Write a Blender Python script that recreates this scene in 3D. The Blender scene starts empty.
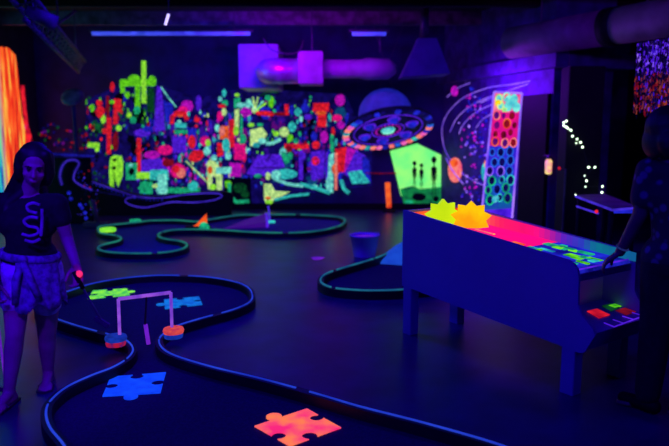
import bpy, bmesh, math, random
from mathutils import Vector, Matrix, Quaternion
C = bpy.context.scene.collection
random.seed(7)
PI = math.pi
# ------------------------------------------------------------------ camera
TH = math.atan(93/650); CT, ST, CH = math.cos(TH), math.sin(TH), 1.71
cam = bpy.data.cameras.new('camera'); co = bpy.data.objects.new('camera', cam); C.objects.link(co)
co.location = (0, 0, CH); co.rotation_euler = (PI/2-TH, 0, 0)
cam.sensor_width = 36; cam.lens = 650*36/669; cam.clip_end = 60
cam.dof.use_dof = True; cam.dof.focus_distance = 4.6; cam.dof.aperture_fstop = 1.15
bpy.context.scene.camera = co
def ray(px, py):
    u = (px-334.5)/650; v = (223-py)/650
    return Vector((u, CT+v*ST, -ST+v*CT))
def G(px, py, z=0):
    r = ray(px, py); return Vector((0, 0, CH))+r*((z-CH)/r.z)
def P(px, py, Y):
    r = ray(px, py); return Vector((0, 0, CH))+r*(Y/r.y)
def onplane(px, py, p0, n):
    r = ray(px, py); o = Vector((0, 0, CH)); return o+r*((p0-o).dot(n)/r.dot(n))
# ------------------------------------------------------------------ materials
def lin(c):
    return tuple(((x/255)/12.92 if x/255 <= .04045 else ((x/255+.055)/1.055)**2.4) for x in c)
def mat(name, col, rough=.6, var=.25, scale=6, metal=0, bump=0, emit=None, col2=None, es=1.0, spec=.5):
    """surface: colour varied by noise; emit = what a lamp or UV paint gives off"""
    m = bpy.data.materials.new(name); m.use_nodes = True; nt = m.node_tree; N = nt.nodes; L = nt.links
    b = N['Principled BSDF']; b.inputs['Roughness'].default_value = rough; b.inputs['Metallic'].default_value = metal
    b.inputs['Specular IOR Level'].default_value = spec
    tc = N.new('ShaderNodeTexCoord'); nz = N.new('ShaderNodeTexNoise'); nz.inputs['Scale'].default_value = scale
    nz.inputs['Detail'].default_value = 5; L.new(tc.outputs['Object'], nz.inputs['Vector'])
    def ramp(a, c):
        r = N.new('ShaderNodeValToRGB'); r.color_ramp.elements[0].position = .36; r.color_ramp.elements[1].position = .64
        r.color_ramp.elements[0].color = (*a, 1); r.color_ramp.elements[1].color = (*c, 1)
        L.new(nz.outputs['Fac'], r.inputs['Fac']); return r.outputs['Color']
    L.new(ramp(tuple(x*(1-var) for x in col), tuple(min(1, x*(1+var)) for x in col)), b.inputs['Base Color'])
    if emit:
        L.new(ramp(emit, col2 or emit), b.inputs['Emission Color']); b.inputs['Emission Strength'].default_value = es
    if bump:
        bp = N.new('ShaderNodeBump'); bp.inputs['Strength'].default_value = bump; bp.inputs['Distance'].default_value = .01
        L.new(nz.outputs['Fac'], bp.inputs['Height']); L.new(bp.outputs['Normal'], b.inputs['Normal'])
    return m
def uv(name, a, b=None, s=9, es=1.0):
    """UV-reactive paint: it gives off its own colour under blacklight (a, b in sRGB)"""
    la, lb = lin(a), lin(b or tuple(x*.55 for x in a))
    return mat(name, tuple(.25*x for x in la), .7, .1, s, emit=la, col2=lb, es=es, spec=.1)
M = {
 'floor': mat('dark sealed floor', (.022, .010, .085), .36, .3, 3, bump=.15),
 'wall': mat('black painted wall', (.02, .015, .022), .8, .3, 4),
 'backwall': mat('dark blue painted wall', (.02, .01, .10), .75, .3, 3),
 'space': mat('midnight wall paint', (.07, .02, .20), .7, .35, 5),
 'ceil': mat('black ceiling paint', (.015, .01, .014), .9, .3, 4),
 'black': mat('matt black', (.006, .006, .006), .7, .2, 5, spec=.2),
 'rail': mat('black rail wood', (.008, .007, .008), .6, .2, 8),
 'carpetA': mat('dark carpet', (.02, .012, .05), .95, .3, 60),
 'carpetB': mat('blue carpet', (.03, .02, .24), .95, .3, 40),
 'cab': mat('white painted plywood', (.20, .22, .42), .55, .05, 2),
 'cabin': mat('white inner plywood', (.55, .5, .6), .45, .06, 2),
 'deck': mat('grey deck board', (.18, .14, .4), .5, .15, 4),
 'galv': mat('galvanised duct', (.7, .5, .8), .34, .15, 7, metal=.6),
 'ductw': mat('painted duct sheet', (.62, .45, .6), .5, .15, 4),
 'ductd': mat('dusty duct', (.28, .17, .2), .6, .3, 3),
 'skin': mat('skin', (.50, .26, .24), .55, .12, 9),
 'skind': mat('darkened skin', (.14, .07, .07), .55, .12, 9),  # shade on the right-hand player is put into this skin colour
 'hair': mat('dark hair', (.012, .008, .008), .6, .4, 30),
 'tee': mat('black cotton', (.012, .01, .012), .9, .3, 30),
 'print': mat('faded shirt print', (.35, .25, .4), .8, .3, 20),
 'denim': mat('faded denim', (.24, .18, .34), .9, .5, 25),
 'shorts': mat('light shorts', (.7, .7, .8), .85, .3, 20),
 'eye': mat('eye', (.02, .02, .02), .2, 0, 5),
 'lip': mat('lips', (.3, .08, .09), .5, .1, 9),
 'sandal': mat('sandal leather', (.05, .03, .04), .6, .3, 9),
 'bucket': mat('white plastic bucket', (.62, .45, .7), .5, .05, 3),
 'led': mat('led strip', (.3, .4, 1), .5, .35, 9, emit=lin((70, 80, 255)), col2=lin((35, 40, 170)), es=1.0),
 'tube': mat('lit tube', (.8, .8, 1), .5, 0, 5, emit=(.75, .62, 1), es=1.3),
 'fairy': mat('fairy bulb', (1, 1, .9), .4, 0, 5, emit=(.72, 1, .62), es=5),
 'steel': mat('dark steel', (.10, .07, .12), .45, .2, 9, metal=.5),
 'truss': mat('scuffed beam', (.16, .08, .15), .6, .5, 6),
 'tablet': mat('table edge paint', (.5, .4, .6), .5, .2, 9),
 # UV paints
 'wblue': uv('uv dull blue weight', (20, 50, 165), (14, 35, 120), 20),
 'wred': uv('uv dull red weight', (170, 20, 55), (30, 20, 110), 24),
 'worange': uv('uv dull coral weight', (225, 80, 60), (180, 45, 75), 20),
 'green': uv('uv green', (120, 240, 30), (30, 140, 25), 10),
 'lime': uv('uv lime', (170, 255, 60), (90, 215, 50), 12),
 'gteal': uv('uv sea green', (30, 200, 130), (10, 100, 80), 9),
 'teal': uv('uv teal', (60, 225, 205), (10, 110, 140), 10),
 'cyan': uv('uv pale cyan', (140, 255, 220), (40, 170, 190), 10),
 'pale': uv('uv pale yellow', (225, 255, 150), (130, 225, 120), 12),
 'red': uv('uv red', (255, 35, 50), (160, 8, 40), 8),
 'dred': uv('uv dark red', (150, 15, 35), (70, 6, 25), 10),
 'orange': uv('uv orange', (255, 110, 40), (220, 50, 30), 8),
 'pink': uv('uv pink', (255, 20, 130), (190, 8, 130), 7),
 'magenta': uv('uv magenta', (215, 20, 200), (110, 10, 150), 7),
 'violet': uv('uv violet', (95, 35, 235), (50, 15, 170), 6),
 'blue': uv('uv blue', (35, 40, 215), (12, 12, 110), 8),
 'dblue': uv('uv deep blue', (18, 10, 95), (6, 3, 45), 8),
 'dgreen': uv('uv dark green', (10, 80, 35), (3, 25, 20), 8),
 'salmon': uv('uv salmon', (255, 150, 120), (240, 70, 110), 12),
 'hotpink': uv('uv hot pink field', (255, 8, 135), (255, 15, 110), 3),
 'yellow': uv('uv yellow', (235, 235, 20), (255, 200, 10), 5),
 'ylime': uv('uv yellow green star', (205, 240, 20), (185, 225, 15), 5),
 'yorange': uv('uv golden star', (255, 205, 5), (255, 160, 10), 6),
 'lineD': uv('uv blue edge strip', (38, 66, 205), (22, 42, 160), 3),
 'lineG': uv('uv green edge strip', (30, 110, 130), (16, 70, 110), 3),
 'lineA': uv('uv sea green edge strip', (32, 125, 105), (18, 80, 100), 2),
 'wave': uv('uv violet line', (75, 50, 220), (45, 25, 150), 3),
 'orbit': uv('uv lavender line', (175, 125, 255), (110, 70, 235), 3),
 'gatep': uv('uv lavender tube', (150, 80, 210), (95, 50, 175), 9),
 'purple': uv('uv purple tube', (110, 30, 190), (80, 20, 160), 9),
 'puzO': uv('uv orange and pink puzzle', (255, 125, 75), (250, 40, 120), 7),
 'puzB': uv('uv blue puzzle', (15, 75, 240), (10, 60, 215), 14),
 'puzG': uv('uv lime puzzle', (150, 255, 60), (60, 190, 90), 16),
 'puzC': uv('uv sky puzzle', (15, 120, 205), (10, 85, 170), 14),
 'beam': uv('uv green beam', (105, 250, 130), (150, 255, 120), 3),
 'beamg': uv('uv beam ground', (20, 150, 70), (8, 70, 50), 5),
 'ink': mat('black mural ink', (.004, .01, .012), .8, .2, 5, spec=.1),
 'ship': mat('blue ship shell', (.16, .14, .3), .5, .15, 5, emit=lin((14, 22, 125)), col2=lin((18, 28, 150))),
 'shipd': uv('uv deep blue hull', (10, 6, 55), (5, 2, 28), 4),
 'ballpink': uv('uv pink ball', (255, 30, 110), (255, 60, 120), 9),
 'bracelet': uv('uv bracelet', (35, 45, 120)),
 'conef': uv('uv orange fin', (255, 95, 25), (240, 70, 30), 7),
 'wedge': uv('uv pale blue ramp', (25, 75, 190), (20, 60, 170), 7),
 'plum': uv('uv plum carpet', (60, 12, 130), (48, 8, 110), 7),
}
# ------------------------------------------------------------------ object helpers
def link(name, me, parent=None, mats=()):
    o = bpy.data.objects.new(name, me); C.objects.link(o)
    for m in mats: me.materials.append(m)
    if parent: o.parent = parent; o.matrix_parent_inverse = Matrix.Translation(-parent.location) if parent.type == 'EMPTY' and not parent.parent else Matrix()
    return o
class MB:
    """collects shapes into one mesh (world coordinates)"""
    def __init__(s): s.bm = bmesh.new(); s.ms = []
    def mi(s, m):
        if m not in s.ms: s.ms.append(m)
        return s.ms.index(m)
    def add(s, vs, fs, m, mx=None, smooth=False):
        b = [s.bm.verts.new((mx @ Vector(v)) if mx else v) for v in vs]; k = s.mi(m)
        for f in fs:
            try: fc = s.bm.faces.new([b[i] for i in f]); fc.material_index = k; fc.smooth = smooth
            except ValueError: pass
    def box(s, c, d, m, mx=None, rz=0, bev=0):
        x, y, z = d[0]/2, d[1]/2, d[2]/2
        R = Matrix.Translation(c) @ Matrix.Rotation(rz, 4, 'Z')
        if mx: R = mx @ R
        if bev:
            t = bmesh.new(); bmesh.ops.create_cube(t, size=1); bmesh.ops.scale(t, vec=d, verts=t.verts)
            bmesh.ops.bevel(t, geom=t.edges[:], offset=bev, segments=2, affect='EDGES')
            s.add([v.co.copy() for v in t.verts], [[v.index for v in f.verts] for f in t.faces], m, R); t.free(); return
        vs = [(i, j, k) for i in (-x, x) for j in (-y, y) for k in (-z, z)]
        s.add(vs, [(0,1,3,2),(4,6,7,5),(0,4,5,1),(2,3,7,6),(0,2,6,4),(1,5,7,3)], m, R)
    def hexa(s, b, t, m):   # b, t: bottom and top quads
        n = len(b); s.add(list(b)+list(t), [tuple(range(n-1, -1, -1)), tuple(range(n, 2*n))]+[(i, (i+1) % n, n+(i+1) % n, n+i) for i in range(n)], m)
    def prism(s, pts, off, m):  # outline extruded by vector
        s.hexa([Vector(p) for p in pts], [Vector(p)+Vector(off) for p in pts], m)
    def tube(s, pts, r, m, n=8, closed=False):
        pts = [Vector(p) for p in pts]; K = len(pts)
        rs = r if isinstance(r, (list, tuple)) else [r]*K
        rings = []; prev = None
        for i, p in enumerate(pts):
            a = pts[(i-1) % K] if closed or i else p; b = pts[(i+1) % K] if closed or i < K-1 else p
            t = (b-a).normalized() if (b-a).length > 1e-9 else Vector((0, 0, 1))
            if prev is None: x = t.orthogonal().normalized()
            else:
                x = prev - t*prev.dot(t); x = x.normalized() if x.length > 1e-6 else t.orthogonal().normalized()
            prev = x; y = t.cross(x)
            rings.append([p+(x*math.cos(2*PI*k/n)+y*math.sin(2*PI*k/n))*rs[i] for k in range(n)])
        vs = [v for q in rings for v in q]; fs = []
        for i in range(K if closed else K-1):
            j = (i+1) % K
            for k in range(n): fs.append((i*n+k, i*n+(k+1) % n, j*n+(k+1) % n, j*n+k))
        if not closed: fs += [tuple(range(n-1, -1, -1)), tuple((K-1)*n+k for k in range(n))]
        s.add(vs, fs, m, smooth=n > 6)
    def lathe(s, prof, m, mx=None, n=24, cap=True):
        vs = []; fs = []
        for r, z in prof: vs += [(r*math.cos(2*PI*k/n), r*math.sin(2*PI*k/n), z) for k in range(n)]
        for i in range(len(prof)-1):
            for k in range(n): fs.append((i*n+k, i*n+(k+1) % n, (i+1)*n+(k+1) % n, (i+1)*n+k))
        if cap: fs += [tuple(range(n-1, -1, -1)), tuple((len(prof)-1)*n+k for k in range(n))]
        s.add(vs, fs, m, mx, smooth=True)
    def ball(s, c, r, m, mx=None, n=12):
        r = r if isinstance(r, (tuple, list)) else (r, r, r)
        vs = [(0, 0, -r[2])]; fs = []; h = n//2
        for i in range(1, h):
            a = -PI/2+PI*i/h
            vs += [(r[0]*math.cos(a)*math.cos(2*PI*k/n), r[1]*math.cos(a)*math.sin(2*PI*k/n), r[2]*math.sin(a)) for k in range(n)]
        vs.append((0, 0, r[2])); t = len(vs)-1
        for k in range(n):
            fs.append((0, 1+(k+1) % n, 1+k)); fs.append((t, t-n+k, t-n+(k+1) % n))
            for i in range(h-2): fs.append((1+i*n+k, 1+i*n+(k+1) % n, 1+(i+1)*n+(k+1) % n, 1+(i+1)*n+k))
        R = Matrix.Translation(c)
        if mx: R = R @ mx
        s.add(vs, fs, m, R, smooth=True)
    def build(s, name, parent=None):
        me = bpy.data.meshes.new(name); bmesh.ops.recalc_face_normals(s.bm, faces=s.bm.faces); s.bm.to_mesh(me); s.bm.free()
        o = link(name, me, parent, [M[k] for k in s.ms])
        return o
def empty(name, loc):
    o = bpy.data.objects.new(name, None); o.empty_display_size = .1; o.location = loc; C.objects.link(o); return o
def tag(o, label, cat, group=None, kind=None):
    o['label'] = label; o['category'] = cat
    if group: o['group'] = group
    if kind: o['kind'] = kind
    return o
def thing(name, loc, label, cat, group=None): return tag(empty(name, loc), label, cat, group)
def struct(o): o['kind'] = 'structure'; return o
def smooth(pts, n=8, closed=True):
    out = []; K = len(pts); pts = [Vector(p) for p in pts]
    for i in range(K if closed else K-1):
        g = (lambda j: pts[j % K]) if closed else (lambda j: pts[max(0, min(K-1, j))])
        a, b, c, d = g(i-1), g(i), g(i+1), g(i+2)
        for k in range(n):
            t = k/n; out.append(.5*((2*b)+(c-a)*t+(2*a-5*b+4*c-d)*t*t+(3*b-a-3*c+d)*t**3))
    if not closed: out.append(pts[-1])
    return out
# ------------------------------------------------------------------ room shell
XL, XR, YB, ZC = -6.3, 6.2, 14.0, 3.9
def slab(name, c, d, m):
    b = MB(); b.box(c, d, m); return struct(b.build(name))
slab('floor', ((XL+XR)/2, 5.5, -.1), (XR-XL+.6, 17.6, .2), 'floor')
slab('ceiling', ((XL+XR)/2, 5.5, ZC+.1), (XR-XL+.6, 17.6, .2), 'ceil')
slab('wall_back', ((XL+XR)/2, YB+.1, ZC/2), (XR-XL+.6, .2, ZC), 'backwall')
slab('wall_left', (XL-.1, 5.5, ZC/2), (.2, 17, ZC), 'wall')
slab('wall_right', (XR+.1, 5.5, ZC/2), (.2, 17, ZC), 'wall')
slab('wall_front', ((XL+XR)/2, -3.1, ZC/2), (XR-XL+.6, .2, ZC), 'wall')
slab('baseboard_back', (-2.02, YB-.02, .07), (8.5, .04, .14), 'black')
# partition wall with the space mural
SA = Vector((2.30, 13.98, 0)); SB = Vector((3.42, 10.35, 0))
sd = (SB-SA).normalized(); sn = Vector((-sd.y, sd.x, 0))
if sn.x > 0: sn = -sn
b = MB(); b.prism([SA, SB, SB-sn*1.1, SA-sn*1.1], (0, 0, ZC), 'space'); struct(b.build('wall_partition'))
# overhanging soffit on top of it
b = MB(); q = [SA+sn*.16+Vector((0, 0, 2.66)), SB+sn*.16+sd*.25+Vector((0, 0, 2.66)), SB-sn*1.3+sd*.25+Vector((0, 0, 2.66)), SA-sn*1.3+Vector((0, 0, 2.66))]
b.prism(q, (0, 0, .22), 'space'); struct(b.build('trim_1'))
# ceiling joists
for i, y in enumerate((5.2, 6.6, 8.0, 9.4, 10.8, 12.6)):
    b = MB(); b.box((0, y, ZC-.12), (XR-XL, .12, .24), 'truss' if i == 5 else 'ceil'); struct(b.build('trim_%d' % (i+2)))

# ------------------------------------------------------------------ back wall mural
mural = thing('mural', (-3, YB-.02, 0), 'long fluorescent jungle city mural glowing across the black back wall', 'mural')
WY = YB-.012
def W(px, py, o=0): return P(px, py, WY-o)
cnt = [0]
MP = {}
def mpaint(k):
    if k in ('ink', 'mteal', 'mviolet', 'mmag', 'mgreen', 'dblue'): return k
    if k not in MP:
        e = [n for n in M[k].node_tree.nodes if n.type == 'VALTORGB'][-1].color_ramp.elements
        a_, b_ = tuple(e[0].color)[:3], tuple(e[1].color)[:3]
        m = mat('mural '+M[k].name, tuple(.2*x for x in a_), .7, .1, 26, emit=a_, col2=tuple(x*.45 for x in b_), spec=.1); MP[k] = 'mur_'+k; M[MP[k]] = m
    return MP[k]
class Mot:
    def __init__(s, name): s.b = MB(); s.name = name
    def off(s): cnt[0] += 1; return .002+cnt[0]*.00003
    def e(s, m, cx, cy, rx, ry, rot=0):
        o = s.off(); c = math.cos(math.radians(rot)); q = math.sin(math.radians(rot)); pts = []
        for k in range(14):
            a = 2*PI*k/14; x = rx*math.cos(a); y = ry*math.sin(a)
            pts.append(W(cx+x*c-y*q, cy+x*q+y*c, o))
        s.b.prism(pts, (0, o+.005, 0), mpaint(m)); return s
    def p(s, m, *xy):
        o = s.off(); s.b.prism([W(x, y, o) for x, y in xy], (0, o+.005, 0), mpaint(m)); return s
    def r(s, m, x0, y0, x1, y1):
        j = lambda: random.uniform(-.5, .5)
        return s.p(m, (x0+j(), y0+j()), (x1+j(), y0+j()), (x1+j(), y1+j()), (x0+j(), y1+j()))
    def l(s, m, w, *xy):   # brush stroke
        o = s.off(); r = w*.0205/2
        s.b.tube([W(x, y, o) for x, y in xy], r, mpaint(m), n=6); return s
    def done(s): return s.b.build(s.name, mural)
# dark ground panels of paint
Mot('painted_background').p('dblue', (86, 100), (120, 84), (160, 86), (200, 98), (240, 88), (345, 94), (372, 150), (372, 187), (330, 190), (250, 206), (160, 205), (84, 190)).done()
# soft background fields, then filler daubs by zone
def blot(m, c, cx, cy, rx, ry, k=7):
    a0 = random.random()*6
    m.p(c, *[(cx+rx*random.uniform(.65, 1.1)*math.cos(a0+2*PI*i/k), cy+ry*random.uniform(.65, 1.1)*math.sin(a0+2*PI*i/k)) for i in range(k)])
M['mteal'] = uv('uv dusky teal', (10, 75, 110), (8, 30, 90), 8); M['mviolet'] = uv('uv dusky violet', (60, 15, 150), (25, 8, 90), 8); M['mmag'] = uv('uv dusky magenta', (120, 10, 110), (50, 8, 110), 8)
M['mgreen'] = uv('uv dusky green', (12, 95, 40), (6, 35, 40), 10)
for nm, x0, y0, x1, y1, n, cols in (
    ('painted_haze', 136, 104, 252, 188, 60, ['mviolet', 'mteal', 'dblue', 'blue', 'mmag', 'mviolet', 'dblue']),
    ('painted_haze', 252, 112, 345, 184, 44, ['mviolet', 'mteal', 'dblue', 'dblue', 'blue', 'mmag', 'ink']),
    ('painted_haze', 90, 96, 156, 188, 34, ['dblue', 'mgreen', 'ink', 'dblue', 'ink', 'dblue'])):
    m = Mot(nm)
    for k in range(n): blot(m, random.choice(cols), random.uniform(x0, x1), random.uniform(y0, y1), random.uniform(3, 8), random.uniform(4, 12))
    m.done()
for nm, x0, y0, x1, y1, n, cols, mw, mh in (
    ('painted_foliage', 86, 98, 122, 150, 70, ['dred', 'mgreen', 'red', 'green', 'mgreen', 'dred', 'dblue', 'dgreen', 'ink'], 1.8, 4),
    ('painted_leaves', 120, 92, 158, 130, 70, ['dgreen', 'green', 'blue', 'mgreen', 'gteal', 'dblue', 'mgreen', 'ink'], 1.8, 4),
    ('painted_rubble', 88, 150, 136, 192, 44, ['dblue', 'dgreen', 'dred', 'blue', 'mgreen', 'ink'], 2.4, 3.4),
    ('painted_rooftops', 136, 124, 200, 192, 150, ['blue', 'teal', 'violet', 'mmag', 'dblue', 'mteal', 'dred', 'mteal', 'ink', 'blue', 'gteal', 'pink'], 2.3, 4.6),
    ('painted_windows', 186, 112, 252, 180, 190, ['blue', 'teal', 'magenta', 'cyan', 'dblue', 'red', 'mteal', 'violet', 'pale', 'ink', 'blue', 'mteal'], 1.9, 4.6),
    ('painted_creepers', 250, 96, 312, 160, 80, ['blue', 'gteal', 'dblue', 'mmag', 'ink', 'green', 'mteal'], 2, 4),
    ('painted_street', 250, 160, 345, 186, 60, ['violet', 'blue', 'mteal', 'dblue', 'ink', 'mmag', 'teal'], 3, 3),
    ('painted_towers', 296, 112, 345, 168, 80, ['blue', 'dblue', 'violet', 'dred', 'mteal', 'ink', 'mmag', 'teal'], 2, 5.5),
    ('painted_scrub', 36, 124, 90, 152, 60, ['dred', 'dblue', 'dgreen', 'dred', 'mmag', 'dblue', 'dblue', 'ink'], 2.2, 2.2)):
    m = Mot(nm)
    for k in range(n):
        blot(m, random.choice(cols), random.uniform(x0, x1), random.uniform(y0, y1), random.uniform(.8, mw), random.uniform(1.2, mh), 6)
    m.done()
Mot('painted_gantry').r('green', 120, 79, 155, 86).e('green', 134, 79, 6, 4.5).r('green', 120, 80, 124.5, 93).r('lime', 141.5, 61, 146, 103).r('green', 135, 82, 140, 112).e('green', 152, 81, 4, 5.5)\
    .r('dgreen', 147, 88, 154, 112).e('green', 127, 95, 2.5, 3.5).e('gteal', 137, 110, 3, 4).e('lime', 129, 115, 2.3, 3).e('gteal', 133, 120, 3, 3.5).e('lime', 103, 119, 2.4, 4.5).e('lime', 118.5, 128, 2.8, 3).e('green', 92, 108, 2, 4).done()
Mot('painted_red_trees').r('red', 113, 99, 121, 112).e('red', 100, 112, 4, 6).r('dred', 106, 96, 109, 120).r('red', 107, 118, 111, 154).e('red', 105, 131, 3, 3).e('dred', 115, 142, 3, 9).e('red', 112, 87, 2, 5).e('red', 99, 103, 3, 3).e('green', 112, 102, 2.6, 2).r('red', 113, 112, 117, 124).done()
Mot('painted_violet_tower').p('violet', (157, 86), (161, 87), (165, 130), (154, 132), (156, 100)).e('violet', 142, 133, 8.5, 4).e('blue', 147, 129, 4, 3).r('red', 136.5, 138, 141, 172).l('cyan', 1.7, (161, 87), (168, 97), (176, 107)).done()
Mot('painted_red_arch').l('red', 5, (172, 124), (172, 117), (177, 113), (184, 113), (187, 120)).e('magenta', 187, 106, 6, 6).e('pink', 183, 110, 5, 4).e('orange', 180, 115, 3, 2).r('teal', 175, 123, 186, 128).r('gteal', 174, 130, 187, 134).e('violet', 198.5, 103, 2.8, 8).e('red', 197, 120, 3, 2.6).e('cyan', 179, 122, 2, 2).done()
Mot('painted_blue_houses').p('blue', (163, 100), (172, 104), (174, 122), (166, 122)).r('violet', 172, 136, 186, 153).r('blue', 188, 128, 196, 150).r('magenta', 160, 160, 170, 172).p('violet', (141, 160), (160, 158), (170, 172), (141, 172)).done()
Mot('painted_pink_blooms').e('pink', 165, 150, 7.5, 5).e('magenta', 152, 155, 8, 4).e('red', 192, 142, 4, 7).e('red', 196, 156, 8, 5.5, -25).e('pink', 205, 141, 5, 5).e('lime', 208, 143, 2.5, 3.5).e('cyan', 207, 151, 3.5, 4.5).e('dred', 167, 163, 5, 4).done()
Mot('painted_moon').e('pink', 178, 171, 7.5, 7.5).e('salmon', 181, 173, 4.5, 5).e('red', 176, 169, 4, 4).done()
Mot('painted_spires').r('orange', 220, 126, 229, 139).e('salmon', 222, 131, 3, 5).e('pink', 220, 116, 3, 5).e('pale', 224, 112, 2.2, 4).e('teal', 224, 93, 2, 4).e('cyan', 220, 99, 2, 2.5).e('gteal', 225, 103, 3, 3).e('red', 222, 106, 4, 2).r('red', 229, 119, 234.5, 148).r('red', 217, 143, 223, 156).r('pink', 234, 144, 246, 160).r('magenta', 229, 163, 241, 177).e('teal', 226, 145, 4, 7).e('cyan', 228, 156, 3, 4).e('cyan', 214, 158, 3, 3).e('cyan', 217, 128, 2.2, 4).done()
Mot('painted_bamboo').r('gteal', 234, 98, 240, 108).e('cyan', 241, 105, 5, 2.5).r('pale', 234.5, 109, 238.5, 128).r('gteal', 240, 108, 242.5, 144).e('lime', 236, 131, 2.5, 5).e('gteal', 243, 139, 3, 5).e('lime', 237, 95, 2.5, 2).e('cyan', 248, 104, 2.5, 5).done()
Mot('painted_alien').p('lime', (110, 158), (114, 155), (121, 156), (123, 162), (122, 176), (118, 187), (115, 178), (113.5, 188), (110, 188), (109, 172)).e('ink', 114.5, 160, 2.2, 1.7).e('ink', 114, 168, 1.8, 2).l('ink', .9, (114.3, 172), (114, 186)).done()
Mot('painted_robot').r('gteal', 126, 163, 137, 180).e('ink', 131.5, 171.5, 3, 3.5).e('cyan', 131, 165, 2.5, 2).r('lime', 136, 172, 152, 179).r('teal', 150, 170, 168, 180).r('gteal', 140, 182, 152, 194).r('cyan', 158, 174, 167, 194).r('gteal', 165, 188, 200, 193).e('teal', 193, 186, 5, 5).e('gteal', 145, 186, 4, 5).e('cyan', 162, 190, 6, 4).e('pale', 155, 186, 3, 2).done()
Mot('painted_flag').p('lime', (88, 142), (99, 143), (99, 151), (96, 152), (94, 148), (87, 147)).done()
Mot('painted_explorer').p('pale', (207, 162), (212, 160), (218, 164), (222, 176), (222, 190), (217, 190), (216, 178), (212, 175), (212, 190), (208, 189)).e('pale', 210, 164, 3, 4).r('cyan', 216, 167, 231, 174).e('lime', 213, 187, 3.5, 3).l('pale', 1.6, (186, 161), (197, 172), (209, 184)).e('orange', 210, 170, 2.5, 4).done()
Mot('painted_signboard').r('ink', 224, 178, 251, 206).l('gteal', 4, (229, 183), (230, 195), (236, 202), (249, 201)).l('red', 1.5, (230, 199), (239, 203)).e('green', 228, 184, 3.5, 4).e('dgreen', 240, 188, 7, 5).e('dgreen', 245, 194, 4, 4).done()
Mot('painted_fern_hand').l('cyan', 2, (255, 111), (249, 99)).l('pale', 2, (255, 111), (253, 97)).l('pale', 2, (255, 111), (258, 97)).l('cyan', 2, (255, 111), (263, 101)).l('lime', 2, (255, 111), (266, 103)).e('pale', 255, 110, 3.5, 3.5).l('dgreen', 2, (259, 96), (268, 92), (278, 92)).e('green', 271, 102, 3.2, 6).e('gteal', 268, 98, 3, 3).done()
Mot('painted_red_canopy').e('magenta', 246, 112, 6, 4.5).e('red', 265, 113.5, 10, 2.5, 4).e('dred', 281, 114, 8, 2).r('red', 285, 104, 289, 115).e('blue', 292, 110, 3, 5).e('teal', 298, 112, 3.5, 4).e('blue', 305, 108, 4, 5).e('violet', 308, 117, 4, 3).e('cyan', 301, 119, 2, 3).done()
Mot('painted_flower_pot').r('red', 313, 103, 329, 111).r('red', 317, 112, 326, 127).e('orange', 321, 113, 6, 2).e('pink', 337, 118, 5, 3.5).e('magenta', 341, 125, 4, 4).e('magenta', 340, 100, 5, 6).done()
Mot('painted_skater').p('pale', (250, 130), (262, 127), (267, 134), (264, 140), (259, 138), (256, 146), (250, 146)).e('cyan', 262, 141, 4, 3).e('lime', 251, 125, 3.5, 2).e('gteal', 260, 125, 3, 2).e('teal', 256, 145, 3.5, 2.5).done()
Mot('painted_diver').e('pale', 284, 132, 5, 5).e('lime', 276, 134, 3, 3).l('cyan', 3.6, (281, 139), (273, 143), (266, 144)).e('teal', 292, 127, 4, 5).e('green', 290, 138, 3, 4).e('gteal', 296, 141, 2.5, 3).done()
Mot('painted_red_ledge').r('red', 284, 144, 309, 149).e('dred', 289, 149, 4, 3).r('violet', 299, 150, 303, 180).done()
Mot('painted_snake_head').l('gteal', 5, (283, 152), (285, 158), (288, 163)).e('cyan', 283, 152, 3.5, 4).e('gteal', 290, 156, 2.5, 4).done()
Mot('painted_violet_roof').p('violet', (258, 155), (280, 154), (285, 167), (268, 176), (246, 174)).p('ink', (256, 167.4), (284, 167.4), (284, 168.4), (256, 168.4)).l('ink', 1.4, (266, 161), (271, 155)).done()
Mot('painted_fish').e('teal', 285, 174, 12.5, 5).e('cyan', 276, 175, 5, 5).l('cyan', 3.5, (275, 179), (288, 184), (303, 186)).l('teal', 4, (300, 184), (313, 187), (330, 193)).e('cyan', 314, 187, 4, 2.5).e('pale', 268, 176, 2.5, 4).e('gteal', 258, 176, 4, 2).done()
Mot('painted_frog').p('pale', (264, 184), (271, 184), (275, 191), (290, 192), (280, 197), (268, 203), (264, 200)).l('teal', 3, (274, 200), (290, 196), (309, 194)).e('orange', 268, 198, 3, 1.5).e('lime', 269, 202, 4, 2).done()
Mot('painted_violet_door').p('violet', (311, 152), (325, 150), (324, 178), (311, 180)).e('red', 316, 145, 4, 4).e('red', 315.5, 161, 4, 4.5).e('pink', 316, 161, 2, 2).e('magenta', 324, 137, 4, 6).e('blue', 314, 136, 3, 5).r('violet', 326, 152, 328, 180).done()
Mot('painted_rocket').r('gteal', 330, 134, 334, 152).e('red', 333, 131, 1.8, 4).p('cyan', (329, 155), (334, 152), (333, 193), (327, 192)).l('salmon', 3, (336, 153), (336, 164), (336, 190)).e('orange', 337, 169, 5.5, 6).e('dred', 337, 168, 2.5, 2.8).l('teal', 4, (341, 180), (344, 189), (349, 193)).e('cyan', 329, 184, 3, 8).e('blue', 340, 176, 2, 4).done()
Mot('painted_sunset').p('red', (335, 149), (347, 147), (352, 158), (344, 172), (338, 172)).p('magenta', (347, 147), (358, 150), (356, 166), (344, 174)).p('violet', (356, 150), (366, 156), (366, 170), (350, 178), (344, 174)).p('teal', (348, 172), (364, 170), (370, 183), (352, 184)).p('blue', (362, 155), (369, 160), (371, 183), (362, 172)).done()
Mot('painted_red_line').l('dred', 1, (366, 173), (380, 173.5), (397, 173)).done()

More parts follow.
